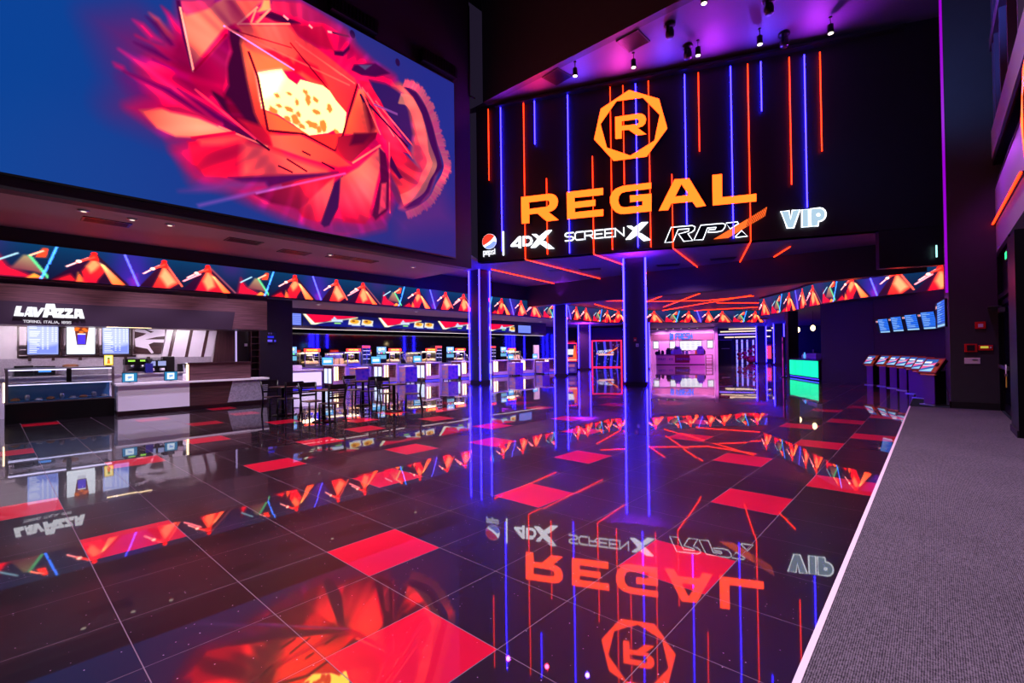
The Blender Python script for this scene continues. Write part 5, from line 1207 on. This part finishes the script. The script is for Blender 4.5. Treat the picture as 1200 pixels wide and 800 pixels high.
MB().tube([(.03*math.cos(a),.0,.08+.1*math.sin(a)) for a in [k*PI/6 for k in range(12)]], .009, 6, closed=True).build('cable', M_counterwhite, t); MB().box(-.035,.035,-.006,.006,-.28,-.05).build('tag', mat('yellow tag', (225,190,60), .5), t); MB().box(-.03,.03,-.02,.02,-.05,.0).build('padlock', M_metal, t)
t = thing('exit_sign', 'green lettered exit sign seen edge on by the door post', 'sign', (12.9,-1.05,3.15), PI); MB().box(-.15,.15,.0,.04,0,.2).build('housing', M_blackplastic, t)
mb = MB(); lettering(mb, 'EXIT', -.12, .04, .045, .11, .015, .014, -.008, -.001); mb.build('letters', glow('exit green', (.05,2,.6), 1), t)
t = thing('edge_sign', 'small white glowing sign seen edge on above the right end of the ribbon screen', 'sign', (*FR.P(uR-.25,-.12,0).xy, FR.uv(1103,301,-.1)[1])); MB().box(-.02,.02,-.022,.022,0,.40).build('face', glow('teal white sign edge', (.7,1.6,1.5), 1), t); MB().box(-.04,.04,-.01,.01,.42,.5).build('hanger', M_dmetal, t)
# show time screens over the kiosks
th_k = math.degrees(math.atan2(kb.y-ka.y, kb.x-ka.x)); FKi = Frame(ka.x, ka.y, th_k)
def times(h, w, seed):
    c = Canvas(64, 52, 0, w, 0, h, (10,10,26)); r = random.Random(seed)
    c.rect(w*.22,w,h*.12,h,(40,120,250)); c.rect(w*.22,w,0,h*.10,(150,200,245)); c.rect(w*.03,w*.2,h*.78,h*.9,(220,200,210)); c.disc(w*.1,h*.84,w*.04,h*.05,(220,30,40))
    for k in range(9):
        z = h*(.16+.092*k); c.rect(w*.24,w*.98,z,z+h*.03,(20,36,120)); c.rect(w*.26,w*(.5+.3*r.random()),z+h*.045,z+h*.07,(170,215,255))
    return c
sc = [((1028.5,374),(1043.5,389.5)),((1043.5,371.5),(1059.5,388)),((1059.5,369),(1078,386.5)),((1078,366),(1099,385))]
for k, (a, b) in enumerate(sc):
    x0, z1 = FKi.uv(a[0],a[1],-.3); x1, z0 = FKi.uv(b[0],b[1],-.3); w, h = x1-x0, z1-z0
    t = thing('showtime_screen', 'blue show time screen over the kiosks, %s of the row from the left' % ORD[k], 'screen', FKi.P(x0,-.3,z0), FKi.th, 'show time screens')
    pv = bpy.data.objects.new('screen_head', None)
    d = flat_picture('display_panel', times(h,w,k), .01, w-.01, .01, h-.01, 0, 1.2, t); b_ = MB().box(0,w,.004,.05,0,h).build('bezel', M_blackplastic, t)
    bpy.data.objects.remove(pv)
    for q in (d, b_): q.rotation_euler = (math.radians(12),0,0)
    MB().bar((w/2,.06,h*.5),(w/2,.28,h*.7), .06,.06).build('bracket', M_dmetal, t)
FS5 = Frame(20, -.12, math.degrees(math.atan2(-.20,-2.0))); a = (0,0); b = (1.9,0)
t = thing('showtime_screen', 'blue show time screen turned edge on, at the right end of the row', 'screen', FS5.P(a[0],-.03,2.12), FS5.th, 'show time screens'); w = min(b[0]-a[0],2.2)
flat_picture('display_panel', times(.75,w,9), 0, w, 0, .75, -.04, 1.2, t); MB().box(-.02,w+.02,-.035,.02,-.02,.77).build('bezel', M_blackplastic, t)
# ticket kiosks
M_kio = mat('violet kiosk cladding', (92,40,150), .4); M_kside = mat('black kiosk side', (10,8,12), .4); M_kred = glow('red kiosk rim light', (.11,.006,.006), 1); M_kor = glow('orange kiosk panel', (.26,.03,.005), 1)
def kiosk():
    t = thing('ticket_kiosk', 'x', 'kiosk', (0,0,0))
    MB().box(-.15,.15,-.02,.0,.04,.88).build('front_panel', M_kio, t); MB().box(-.15,.15,.001,.30,.0,.9).build('pedestal', M_kside, t)
    MB().box(-.22,.22,-.08,.34,0,.03).build('foot', M_metal, t)
    M_ = Matrix.Translation((0,-.1,.86)) @ Matrix.Rotation(math.radians(-38), 4, 'X')
    hd = MB().box(-.26,.26,.012,.10,0,.46).build('head', M_kside, t); hd.matrix_local = M_
    MB().plate([[(-.265,-.01),(.265,-.01),(.265,.47),(-.265,.47)],[(-.235,.025),(.235,.025),(.235,.435),(-.235,.435)]], .0, .011).build('rim', M_kred, hd)
    c = Canvas(48,34,-.23,.13,.03,.43,(40,90,170)); c.poly([(-.28,.1),(.13,.24),(.13,.34),(-.28,.2)],(230,90,150)); c.rect(-.24,-.02,.3,.36,(235,240,250)); c.rect(-.24,.08,.22,.25,(180,220,240)); c.poly([(-.28,.05),(.13,.05),(.13,.16)],(150,200,230))
    flat_picture('touch_screen', c, -.23, .11, .03, .43, .006, 1.2, hd)
    MB().box(.12,.23,.004,.0115,.03,.43).build('payment_panel', M_kor, hd); MB().box(.14,.21,-.03,.003,.2,.29).build('card_reader', M_blackplastic, hd)
    MB().box(-.2,.2,-.06,-.021,.79,.86).build('ticket_slot', M_kor, t)
    return t
kp = [(1020,451),(1035,452.6),(1047.5,455),(1059,457.5),(1070.5,461.5),(1079.5,467),(1090,474.7)]
k0 = kiosk()
for k, (x, y) in enumerate(kp):
    p = G(x, y); lab = 'slim violet ticket kiosk with slanted red rimmed screen, %s from the left' % ORD[k] if k < 6 else 'slim violet ticket kiosk with slanted red rimmed screen, nearest, beside the pillar'
    if k == 0: k0.location = (p.x,p.y,0); k0.rotation_euler = (0,0,math.radians(225)); k0['label'] = lab; k0['group'] = 'ticket kiosks'
    else: copy_tree(k0, lab, (p.x,p.y,0), math.radians(225), 'ticket kiosks')
# green lit bar in the alcove
ga, gb = G(925.5,441.5), G(958.5,446.5); gd = (gb-ga).normalized(); gl = (gb-ga).length; gth = math.atan2(gd.y,gd.x)
FG = Frame(ga.x, ga.y, math.degrees(gth))
struct('wall_alcove', MB().hexa([tuple(FG.P(u,o,0)) for u, o in ((-1.2,3.2),(gl+1.0,3.2),(gl+1.0,3.4),(-1.2,3.4))],[tuple(FG.P(u,o,3.6)) for u, o in ((-1.2,3.2),(gl+1.0,3.2),(gl+1.0,3.4),(-1.2,3.4))]), M_black)
struct('wall_alcove', MB().hexa([tuple(FG.P(u,o,0)) for u, o in ((-.5,.0),(-.12,.0),(-.12,.5),(-.5,.5))],[tuple(FG.P(u,o,3.6)) for u, o in ((-.5,.0),(-.12,.0),(-.12,.5),(-.5,.5))]), M_wall)
t = thing('bar_counter', 'bar counter with glowing green front panels in the alcove', 'counter', FG.P(0,0,0), gth)
MB().box(0,gl,.03,.7,.05,.98).build('cabinet', M_kside, t); MB().box(-.02,gl+.05,-.06,.75,.98,1.03).build('worktop', mat('dark violet worktop', (60,40,90), .25), t)
for k in range(4): MB().box(gl*k/4+.015,gl*(k+1)/4-.008,.0,.028,.16,.93).build('lit_panel', glow('green lit panel', (.0,1.25,.55), 1), t)
MB().box(0,gl,.02,.04,.05,.09).build('toe_light', M_bl2, t)
t = thing('till_box', 'low violet service box with a small till on the green lit bar', 'box', FG.P(gl*.68,.15,1.031), gth); MB().box(-.55,.6,0,.4,0,.26).build('box', mat('violet laminate', (120,96,190), .4), t)
MB().box(-.12,.12,.1,.13,.27,.44).build('till', M_blackplastic, t)
for k, (u, h, c) in enumerate([(.9,.22,M_counterwhite),(1.15,.3,M_scr_b),(1.45,.2,M_counterwhite)]):
    tag(MB().lathe([(.05,0),(.06,h*.6),(.03,h*.8),(.03,h)], n=12).build('bottle', c), '%s small bottle from the left on the green lit bar' % ORD[k], 'bottle', 'bottles on the green lit bar').location = FG.P(u,.35,1.031)
for k, (x, y) in enumerate([(935,386.3),(952.6,384.2)]):
    F_ = Frame(*FG.P(0,1.2,0).xy, math.degrees(gth)); u, z = F_.uv(x,y); t = thing('pendant_lamp', 'small warm globe pendant over the green lit bar, %s' % ('left' if k == 0 else 'right'), 'lamp', F_.P(u,0,z), 0, 'pendants over the bar')
    MB().lathe([(.03,-.16),(.10,-.09),(.115,0),(.10,.08),(.04,.15)], n=16).build('globe', glow('warm globe', (5,3.6,1.8), 1), t); MB().tube([(0,0,.15),(0,0,3.58-z)], .008, 6).build('cord', M_blackplastic, t); MB().lathe([(.03,.14),(.04,.2)], n=10).build('cap', M_dmetal, t)
p = G(918.8,441.8); t = thing('poster_stand', 'tall narrow magenta sign stand left of the green lit bar', 'sign', (p.x,p.y,0), gth-.2); c = Canvas(20,80,-.17,.17,0,2.2,(200,10,170)); c.rect(-.17,.17,1.85,2.0,(40,0,60)); c.rect(-.12,.12,1.1,1.5,(90,10,90)); c.rect(-.14,.14,.9,1.0,(250,90,220))
flat_picture('face', c, -.17, .17, .05, 2.15, -.045, .9, t); MB().box(-.18,.18,-.04,.04,0,2.18).build('post', M_kside, t); MB().box(-.25,.25,-.15,.15,0,.04).build('foot', M_dmetal, t)
# ================================================================== far end of the hall
def facing(px, py):
    p = G(px, py); a = YAW - math.atan((px-600)/FOC); return Frame(p.x, p.y, math.degrees(a)-90)
F1 = facing(711, 430.3)
u0, u1 = F1.uv(664,420,.3)[0], F1.uv(741,420,.3)[0]
struct('wall_far', fbox(MB(), F1, u0-6, u1+.2, .3, .5, 0, 3.75), mat('midnight blue wall paint', (30,26,70), .5))
a, b = F1.uv(695,429.3), F1.uv(727.2,399.6); w, h = b[0]-a[0], b[1]-a[1]
t = thing('framed_poster', 'large glowing poster with a white logo and red light frame on the far blue wall', 'poster', F1.P(a[0],0,a[1]), F1.th)
c = Canvas(130,110,0,w,0,h,(14,12,60)); rr = random.Random(4)
for x in (.12,.40,.44,.62,.66,.86):
    c.line((w*x,0),(w*(x+.04),h*.5),.12,(60,50,255)); c.line((w*(x+.04),h*.5),(w*x,h),.12,(80,70,250))
c.rect(w*.58,w,h*.55,h,(90,8,40),soft=.8,alpha=.6)
for k in range(30): c.disc(rr.uniform(0,w),rr.uniform(0,h),.05,.05,(120,110,255),alpha=.7)
def outl(pts): 
    for p, q in zip(pts, pts[1:]+pts[:1]): c.line((w*p[0],h*p[1]),(w*q[0],h*q[1]),.05,(225,225,255))
for sh in shapes: outl([(.14+(x-78)/1030*.76, .78-(y-105)/357*.28) for x, y in sh])
c.poly([(w*(.14+(x-78)/1030*.76),h*(.78-(y-105)/357*.28)) for x, y in ((570,428),(910,225),(1105,105),(1085,195),(890,310),(715,415))],(255,110,60)); c.rect(w*.2,w*.74,h*.44,h*.49,(255,190,190)); c.rect(w*.12,w*.76,h*.485,h*.51,(255,150,150))
flat_picture('picture', c, 0, w, 0, h, -.01, 1.1, t); MB().box(0,w,-.005,.28,0,h).build('backing', M_blackplastic, t)
fm = MB(); e = .12
fm.plate([[(-e,-e),(w+e,-e),(w+e,h+e),(-e,h+e)],[(0,0),(w,0),(w,h),(0,h)]], -.12, .2); fm.build('frame_light', glow('crimson frame light', (1.6,.03,.12), 1), t)
F2 = facing(669, 438.5); a, b = F2.uv(664.5,439), F2.uv(676,401.5); w, h = b[0]-a[0], b[1]
t = thing('arcade_cabinet', 'tall lit cabinet with a red edged screen standing between the second and slim columns', 'cabinet', F2.P(a[0],0,0), F2.th)
MB().box(0,w,0,.7,0,h).build('body', M_kside, t); c = Canvas(30,60,0,w,0,h*.55,(20,10,70)); c.rect(0,w,0,h*.13,(250,90,70)); c.rect(w*.05,w*.7,h*.2,h*.38,(240,235,230)); c.poly([(w*.6,h*.1),(w,h*.1),(w*.9,h*.5),(w*.75,h*.5)],(255,110,40)); c.rect(0,w,h*.02,h*.06,(255,190,160))
flat_picture('screen', c, .04, w-.04, h*.42, h*.97, -.02, 1.1, t); MB().plate([[(0,h*.41),(w,h*.41),(w,h),(0,h)],[(.04,h*.42),(w-.04,h*.42),(w-.04,h*.97),(.04,h*.97)]], -.05, -.001).build('rim_light', glow('crimson frame light', (1.6,.03,.12), 1), t)
c = Canvas(20,30,0,w,0,h*.36,(90,50,200)); c.rect(w*.1,w*.8,h*.2,h*.3,(230,120,190)); c.disc(w*.5,h*.1,w*.3,h*.06,(140,90,230))
flat_picture('lower_panel', c, .03, w-.03, .1, h*.38, -.012, .5, t)
# juice counter
F3 = facing(803, 427.2)
M_pinkwall = mat('pale booth wall', (226,206,222), .5); M_brown = mat('taupe booth band', (150,110,120), .5)
OB = 2.6
ua, ub = F3.uv(762,410,OB)[0], F3.uv(839.5,410,OB)[0]; zt = 3.9
struct('wall_booth', fbox(MB(), F3, ua, ub, OB, OB+.2, 0, zt), M_pinkwall)
struct('wall_booth', fbox(fbox(MB(), F3, ub-.25, ub, 0, OB, 0, zt), F3, ua-.1, ua+.1, 0, OB, 0, zt), M_pinkwall)
struct('ceiling', fbox(MB(), F3, ua-10, ub+22, -9, OB+8, 4.0, 4.15), M_soff2)
z0, z1 = F3.uv(800,398.5,OB)[1], F3.uv(800,391,OB)[1]
struct('trim_6', fbox(MB(), F3, ua+.1, ub-.25, OB-.06, OB-.001, z0, z1), M_brown)
a, b = F3.uv(785.5,397,OB-.12), F3.uv(812.5,396.6,OB-.12); hz = F3.uv(785.5,390.9,OB-.12)[1]-a[1]
t = thing('booth_sign', 'blue block lettering on the taupe band of the far juice counter', 'sign', F3.P(a[0],OB-.06,a[1]), F3.th)
x = 0; cw_s = (b[0]-a[0])/7*.74; gp = (b[0]-a[0])/7*.30
for ch in 'B FRESH':
    if ch != ' ': mb = MB(); lettering(mb, ch, x, 0, cw_s, hz, 0, hz*.17, -.09, -.0); mb.build('letter', glow('azure sign face', (.01,.24,1.7), 1), t)
    x += cw_s*(.5 if ch == ' ' else 1)+gp
for k, (xa, ya, xb, yb, lab) in enumerate([(765.8,400,771.6,408.2,'small white lit board at the left end of the juice counter wall'),(785,400,791.2,408,'small white lit board left of the wide white board'),(796.8,399.2,822,410,'wide white lit menu board on the juice counter wall'),(829,399,835.3,407.4,'small white lit board at the right end of the juice counter wall')]):
    p, q = F3.uv(xa,yb,OB-.08), F3.uv(xb,ya,OB-.08); w, h = q[0]-p[0], q[1]-p[1]
    t = thing('menu_board', lab, 'screen', F3.P(p[0],OB-.001,p[1]), F3.th, 'boards on the juice counter wall'); c = Canvas(40 if w > 1 else 16,20,0,w,0,h,(246,243,255))
    for j in range(4 if w > 1 else 1):
        for i in range(4): c.rect(w*(.06+.24*j), w*(.06+.24*j+.14), h*(.2+.18*i), h*(.26+.18*i), (170,170,215))
    flat_picture('display_panel', c, 0, w, 0, h, -.06, 1.2, t); MB().box(-.04,w+.04,-.055,0,-.04,h+.04).build('frame', M_blackplastic, t)
for k, xx in enumerate((770.5,780.5,789,798,807.5,817)):
    u = F3.uv(xx,385,OB-.7)[0]; t = thing('downlight', 'small wall washing downlight over the juice counter, %s from the left' % ORD[k], 'light', F3.P(u,OB-.7,3.9), 0, 'downlights over the juice counter'); MB().lathe([(.09,0),(.10,.10)], n=12).build('can', M_dmetal, t); MB().lathe([(.07,-.012),(.075,-.001)], n=12).build('lens', glow('warm lamp lens', (4,3.6,2.6), 1), t)
a, b = F3.uv(769,427), F3.uv(826,427); w = b[0]-a[0]; ht = 1.05
t = thing('juice_counter', 'pink lit juice counter with a dark red centre panel at the far end', 'counter', F3.P(a[0],0,0), F3.th)
MB().box(0,w,0,.9,.06,ht).build('cabinet', mat('pink laminate', (222,150,215), .4), t); MB().box(-.05,w+.05,-.05,.95,ht,ht+.05).build('worktop', mat('brown worktop', (110,60,80), .4), t); MB().box(0,w,.05,.85,0,.06).build('plinth', M_black, t)
p, q = F3.uv(791,420)[0]-a[0], F3.uv(808,420)[0]-a[0]; MB().box(p,q,-.03,-.001,.22,ht-.05).build('centre_panel', mat('dark red panel', (110,16,50), .4), t)
mb = MB(); lettering(mb, 'SMOOTHIES', p+.15, .5, .12, .2, .045, .045, -.045, -.031); mb.build('panel_text', mat('violet lettering', (110,60,190), .4), t)
mb = MB(); lettering(mb, 'FRUIT . ICE', .25, .5, .13, .18, .045, .04, -.012, -.001); mb.build('front_text', mat('violet lettering', (110,60,190), .4), t)
c1, c2 = F3.uv(827,427)[0], F3.uv(835.5,427)[0]; t = thing('snack_shelf', 'low red shelf unit at the right end of the juice counter', 'shelf', F3.P(c1,0,0), F3.th); w2 = c2-c1
for z in (.05,.35,.65,.98): MB().box(0,w2,0,.7,z,z+.05).build('shelf_board', mat('red laminate', (170,40,70), .4), t)
for x in (0,w2-.05): MB().box(x,x+.05,0,.7,0,.98).build('side', M_kside, t)
M_kit = [M_kside, M_metal, mat('violet enamel', (90,70,190), .3), M_counterwhite, mat('amber plastic', (200,120,40), .4)]
for k, (xx, ww, hh, mi, lab) in enumerate([(769.8,.35,.35,0,'dark box'),(772.5,.25,.5,0,'dark bottle rack'),(776.5,.3,.45,0,'black canister'),(783.5,.5,.7,0,'large black blender'),(787.5,.3,.6,1,'steel dispenser'),(794,.8,.85,2,'violet juicing machine'),(800.5,.3,.45,1,'steel jug'),(805,.3,.45,1,'steel shaker'),(811,.4,.45,3,'small white scale'),(816,.25,.4,4,'amber syrup pump'),(820.8,.7,.85,2,'violet drink machine'),(824.5,.4,.5,0,'black grinder')]):
    u = F3.uv(xx,418,.4)[0]; o = MB().box(-ww/2,ww/2,-.2,.2,0,hh*.7).lathe([(ww*.35,hh*.7),(ww*.42,hh*.85),(ww*.25,hh)], n=12).build(lab.split()[-1], M_kit[mi]); tag(o, '%s on the juice counter, item %s from the left' % (lab, ORD[k]), 'machine'); o.location = F3.P(u,.45,ht+.051); o.rotation_euler = (0,0,F3.th)
# striped wall and sweets wall right of the juice counter
F4 = facing(870, 425.3); ug, uh = F4.uv(839,410)[0], F4.uv(930,410)[0]
struct('wall_far', fbox(MB(), F4, ug, uh+3, .3, .5, 0, 4.0), mat('midnight blue wall paint', (30,26,70), .5))
for k, (xa, xb, y, m_, lab) in enumerate([(854,890,385.6,'w','upper short cream light bar on the far blue wall'),(844,904,388.7,'w','long cream light bar on the far blue wall'),(842,890,392,'v','violet light bar on the far blue wall'),(849,902.5,395.2,'w','lowest cream light bar on the far blue wall'),(904,909,384.2,'w','short cream light bar right of the far column')]):
    p, q = F4.uv(xa,y,.2), F4.uv(xb,y,.2); t = thing('light_bar', lab, 'light', F4.P(p[0],.3,p[1]), F4.th, 'light bars on the far wall'); MB().box(0,q[0]-p[0],-.10,-.03,-.06,.06).build('diffuser', glow('cream light bar', (1.5,1.05,.75), 1) if m_ == 'w' else glow('violet light bar', (.5,.3,2.5), 1), t); MB().box(0,q[0]-p[0],-.03,-.001,-.07,.07).build('channel', M_dmetal, t)
for k, xx in enumerate((863.5,869.5,875.6,882.6)):
    p = F4.uv(xx,398,.2); t = thing('light_bar', 'upright violet light bar on the sweets wall, %s from the left' % ORD[k], 'light', F4.P(p[0],.3,0), F4.th, 'upright light bars on the sweets wall'); MB().box(-.09,.09,-.16,-.06,.03,p[1]).build('diffuser', glow('pale violet light bar', (.42,.34,1.8), 1), t); MB().box(-.11,.11,-.06,-.001,.0,p[1]).build('channel', M_dmetal, t)
p, q = F4.uv(841,425.2,.2), F4.uv(856.5,398.5,.2)
t = thing('door_2', 'dark double door on the far blue wall right of the juice counter', 'door', F4.P(p[0],.3,0), F4.th); t['kind'] = 'structure'
w = q[0]-p[0]; MB().box(0,w/2-.01,-.06,-.001,0,q[1]).build('leaf', M_kside, t); MB().box(w/2+.01,w,-.06,-.001,0,q[1]).build('leaf', M_kside, t); MB().box(-.1,w+.1,-.08,-.001,q[1],q[1]+.08).build('frame', mat('lilac metal', (150,110,190), .4), t); MB().box(w*.3,w*.9,-.09,-.061,q[1]*.62,q[1]*.65).build('push_bar', M_metal, t)
M_redp = mat('glossy red plastic', (225,20,70), .3)
for k, (xx, y, r_) in enumerate([(866.5,415,.28),(866.8,420,.24),(872.5,413.5,.28),(873,418.5,.3),(879,411,.3),(880.5,421,.55),(884.5,406,.3),(885.5,412.5,.28),(885.5,418,.26)]):
    u, z = F4.uv(xx,y,-.2); o = MB().lathe([(r_*math.sin(PI*i/8)+.002,-r_*math.cos(PI*i/8)*.8) for i in range(9)], n=14).build('sweet_jar', M_redp)
    tag(o, 'round red sweet jar on the upright rack, %s counting from the left' % ORD[k], 'jar', 'red jars on the sweets wall'); o.location = F4.P(u,-.25,max(z,r_*.8))
t = thing('jar_rack', 'slanting dark rails holding the red jars before the violet light bars', 'rack', F4.P(F4.uv(861,425)[0],-.1,0), F4.th); w = F4.uv(887,425)[0]-F4.uv(861,425)[0]
for k in range(3): MB().bar((0,.0,.6+k*.75),(w,0,1.1+k*.8), .04,.05).build('rail', M_redp, t)
for x in (0,w): MB().box(x-.03,x+.03,-.03,.03,0,3.2).build('post', M_kside, t)
p = G(901,425.5); t = thing('vending_stand', 'red display stand between the two far right columns', 'stand', (p.x,p.y,0), F4.th); MB().box(-.25,.25,-.1,.4,.5,1.9).build('panel', glow('red lit stand', (1.1,.06,.10), 1), t); MB().box(-.6,.5,-.1,.4,1.9,2.05).build('header', M_redp, t); MB().box(-.25,.25,0,.35,0,.5).build('base', M_kside, t)
# ================================================================== small fixtures overhead
def vent(px, py, z, label, sx=.5, sy=.28, rot=0.0):
    p = G(px, py, z); t = thing('ceiling_vent', label, 'vent', (p.x,p.y,z-.02), rot, 'soffit vents'); MB().plate([[(-sx,-sy),(sx,-sy),(sx,sy),(-sx,sy)],[(-sx+.05,-sy+.05),(sx-.05,-sy+.05),(sx-.05,sy-.05),(-sx+.05,sy-.05)]], 0, .019).build('frame', M_dmetal, t)
    t.children[0].rotation_euler = (PI/2,0,0); v = MB()
    for i in range(5): y = -sy+.08+i*(2*sy-.16)/4; v.box(-sx+.05,sx-.05,y-.03,y+.03,.004,.018)
    v.build('louvre', M_black, t)
vl = ['long vent by the left end of the soffit under the big screen','double vent below the middle of the big screen','vent right of the middle under the big screen','vent under the right part of the big screen','last vent on the right under the big screen']
for (x, y), l in zip([(125,259.8),(286,282.5),(345,295.5),(400,301.5),(426,305)], vl): vent(x, y, 5.14, l)
for (x, y), l in zip([(655,316.5),(692,315.5),(783,310.5),(847,303)], ['vent above the second left column','vent left of the middle column on the violet soffit','vent right of the middle column on the dark soffit','vent under the outlined letters on the dark soffit']): vent(x, y, SOF, l, .55, .22, FR.th)
def down(px, py, z, label):
    p = G(px, py, z); t = thing('downlight', label, 'light', (p.x,p.y,z-.03), 0, 'soffit downlights'); MB().lathe([(.11,0),(.12,.029)], n=16).build('ring', M_metal, t); MB().lathe([(.05,-.006),(.055,-.0005)], n=16).build('lens', glow('soft lamp lens', (1.3,1.1,.9), 1), t)
for k, (x, y) in enumerate([(98,246.5),(155,256.5),(199,263),(387,298),(484,312.5)]): down(x, y, 5.14, '%s round downlight from the left under the big screen' % ORD[k])
for k, (x, y) in enumerate([(278,349.5),(373,356.2),(450,358.6),(487.5,364.6),(590,374.5),(634,376.5)]): down(x, y, 3.70 if y > 1e9 else 3.75, '%s round downlight from the left on the soffit below the ribbon screen' % ORD[k])
for k, (xa, ya, xb, yb, lab) in enumerate([(387,8,441,36,'black slotted light bar above the middle of the big screen'),(494,68,534,92,'black slotted light bar above the right end of the big screen')]):
    x0, x1 = FS.uv(xa,ya,-.1)[0], FS.uv(xb,yb,-.1)[0]; z = FS.uv(xb,yb,-.1)[1]; t = thing('wall_light', lab, 'light', (x0,14.75,SZ1+.12), 0, 'light bars above the big screen')
    w = x1-x0; MB().box(0,w,-.32,-.001,0,.5).build('housing', M_blackplastic, t); v = MB()
    for i in range(12): v.box(.05+i*(w-.1)/12,.05+i*(w-.1)/12+.04,-.34,-.321,.06,.44)
    v.build('grille', M_dmetal, t)
a = FS.uv(556,20,.0); t = thing('conduit', 'thin upright pipe on the dark corner wall right of the big screen', 'pipe', (13.88,14.72,0)); MB().tube([(0,0,12.6),(0,0,16.5)], .03, 8).build('pipe', M_dmetal, t); MB().tube([(0,0,12.6),(.3,0,12.6)], .03, 8).build('elbow', M_dmetal, t)
p = FB.uv(552,23) if False else None
# plates on the middle column
F5 = Frame(*G(745.3,450.8).xy, 27.5-90+0); 
cm = G(745.3,450.8); F5 = Frame(cm.x-.435*math.cos(math.radians(27.5)), cm.y-.435*math.sin(math.radians(27.5)), 27.5-90)
for px, py, w, h, m_, nm, lab in ((744.3,397.6,.13,.17,M_alarm,'fire_alarm','small red fire alarm on the middle column'),(746.8,404.3,.12,.14,M_counterwhite,'wall_plate','small white plate on the middle column below the fire alarm')):
    u, z = F5.uv(px,py); t = thing(nm, lab, 'alarm' if 'fire' in nm else 'plate', F5.P(u,0,z), F5.th); MB().box(-w/2,w/2,-.05,-.001,-h/2,h/2).build('housing', m_, t, .006); MB().box(-w*.25,w*.25,-.06,-.051,-h*.3,h*.1).build('face', M_counterwhite if 'fire' in nm else M_metal, t)
# ================================================================== light
def spot(loc, target, power, color, angle=90, blend=.6, r=.05):
    l = bpy.data.lights.new('spot', 'SPOT'); l.energy = power; l.color = color; l.spot_size = math.radians(angle); l.spot_blend = blend; l.shadow_soft_size = r
    o = bpy.data.objects.new('spot_lamp', l); COL.objects.link(o); o.location = loc
    o.rotation_euler = (Vector(target)-Vector(loc)).to_track_quat('-Z','Y').to_euler(); return o
def area(loc, size, power, color, rot=(0,0,0), sy=None):
    l = bpy.data.lights.new('area', 'AREA'); l.energy = power; l.color = color; l.size = size
    if sy: l.shape = 'RECTANGLE'; l.size_y = sy
    o = bpy.data.objects.new('area_lamp', l); COL.objects.link(o); o.location = loc; o.rotation_euler = rot; return o
w = bpy.data.worlds.new('world'); SC.world = w; w.use_nodes = True
w.node_tree.nodes['Background'].inputs[0].default_value = (.012,.008,.02,1); w.node_tree.nodes['Background'].inputs[1].default_value = 1
# high bay lamps over the lobby
for x, y in [(2,2.5),(2,9),(8,2.5),(8,9)]: spot((x,y,17.6), (x,y,0), 9000, (1,.86,.98), 62, .7, .3)
# coloured uplights on the ledge of the sign wall
ups = ['v','r','b','m','b','v','b','v']
cols = {'r':(1,.02,.06),'b':(.12,.05,1),'m':(1,.05,.6),'v':(.55,.04,1)}
for k, c in enumerate(ups):
    u = uL+1.4+k*1.7
    spot(FR.P(u,-.45,TOPZ-1.0), FR.P(u,-2.3,TOPZ), 300, cols[c], 150, 1, .08)
# down lights in the soffits
for x in (3,7,11): spot((x,17,5.1),(x,17,0), 90, (1,.8,.7), 110)
for x in (1,3.5,6): spot((x,15.3,5.08),(x,16.5,2.9), 230, (1,.75,.9), 70)
for x, y in [(19,14.5),(21,9),(25,13),(24,6)]: spot((x,y,SOF-.05),(x,y,0), 800, (.9,.3,1), 140)
for x, y in [(30,15),(34,9),(38,14),(42,8),(48,14),(31,21)]: spot((x,y,3.68),(x,y,0), 850, (1,.22,.9), 150)
for x in (10.5,13.5,16.5,19.5,22.5,25.5): spot((x,19.75,3.72),(x+.3,20.7,0.6), 520, (.95,.55,1), 110)
for x in (10,13,16,19,22,25,28): spot((x,21.4,3.6),(x,22.0,0.9), 190, (1,.88,.8), 110)
for x in (.6,2.4,4.2): spot((x,16.9,2.33),(x,17.8,1.3), 75, (1,.84,.95), 140)
for x in (1,3,5): spot((x,14.9,4.9),(x,15.9,.6), 520, (.76,.62,1), 70)
for xx in (775,789,803,817,831): u = F3.uv(xx,385,1.4)[0]; p = F3.P(u,1.4,3.9); spot(p, F3.P(u,2.5,1.5), 230, (1,.32,.95), 120)
for u in (0,2.5): p = F3.P(u,-1.5,3.7); spot(p, F3.P(u,0,.3), 260, (1,.2,.85), 120)
# violet spots added before the columns to tint the soffit, no fixtures there
for px, py, z in ((657.5,440.6,4.9),(745.3,450.8,4.9),(685,433.2,3.2),(754.8,432.4,4.2)):
    g = G(px,py); d = Vector((-g.x,-g.y,0)).normalized()*1.5; spot((g.x+d.x,g.y+d.y,z),(g.x+d.x*1.4,g.y+d.y*1.4,9), 420, (.34,.02,1), 160)
# violet light in the ticket recess, and violet spots added to wash the entrance cladding
spot((21.5,.4,3.5),(21,.3,0), 60, (.5,.12,1), 150); spot((18,.2,3.5),(18.5,.3,.6), 60, (.5,.12,1), 140)
for x in (8,11,14.2): spot(FW.P(16.1-x,-.8,Z[1]+.4), FW.P(16.1-x,0,4.9), 75, (.55,.06,1), 150)
spot((12.5,0.4,8.5),(16.1,-.7,9.5), 260, (.10,.30,1), 100)
SC.view_settings.view_transform = 'Standard'; SC.view_settings.look = 'None'; SC.view_settings.exposure = 0; SC.view_settings.gamma = 1; SC.view_settings.use_curve_mapping = False
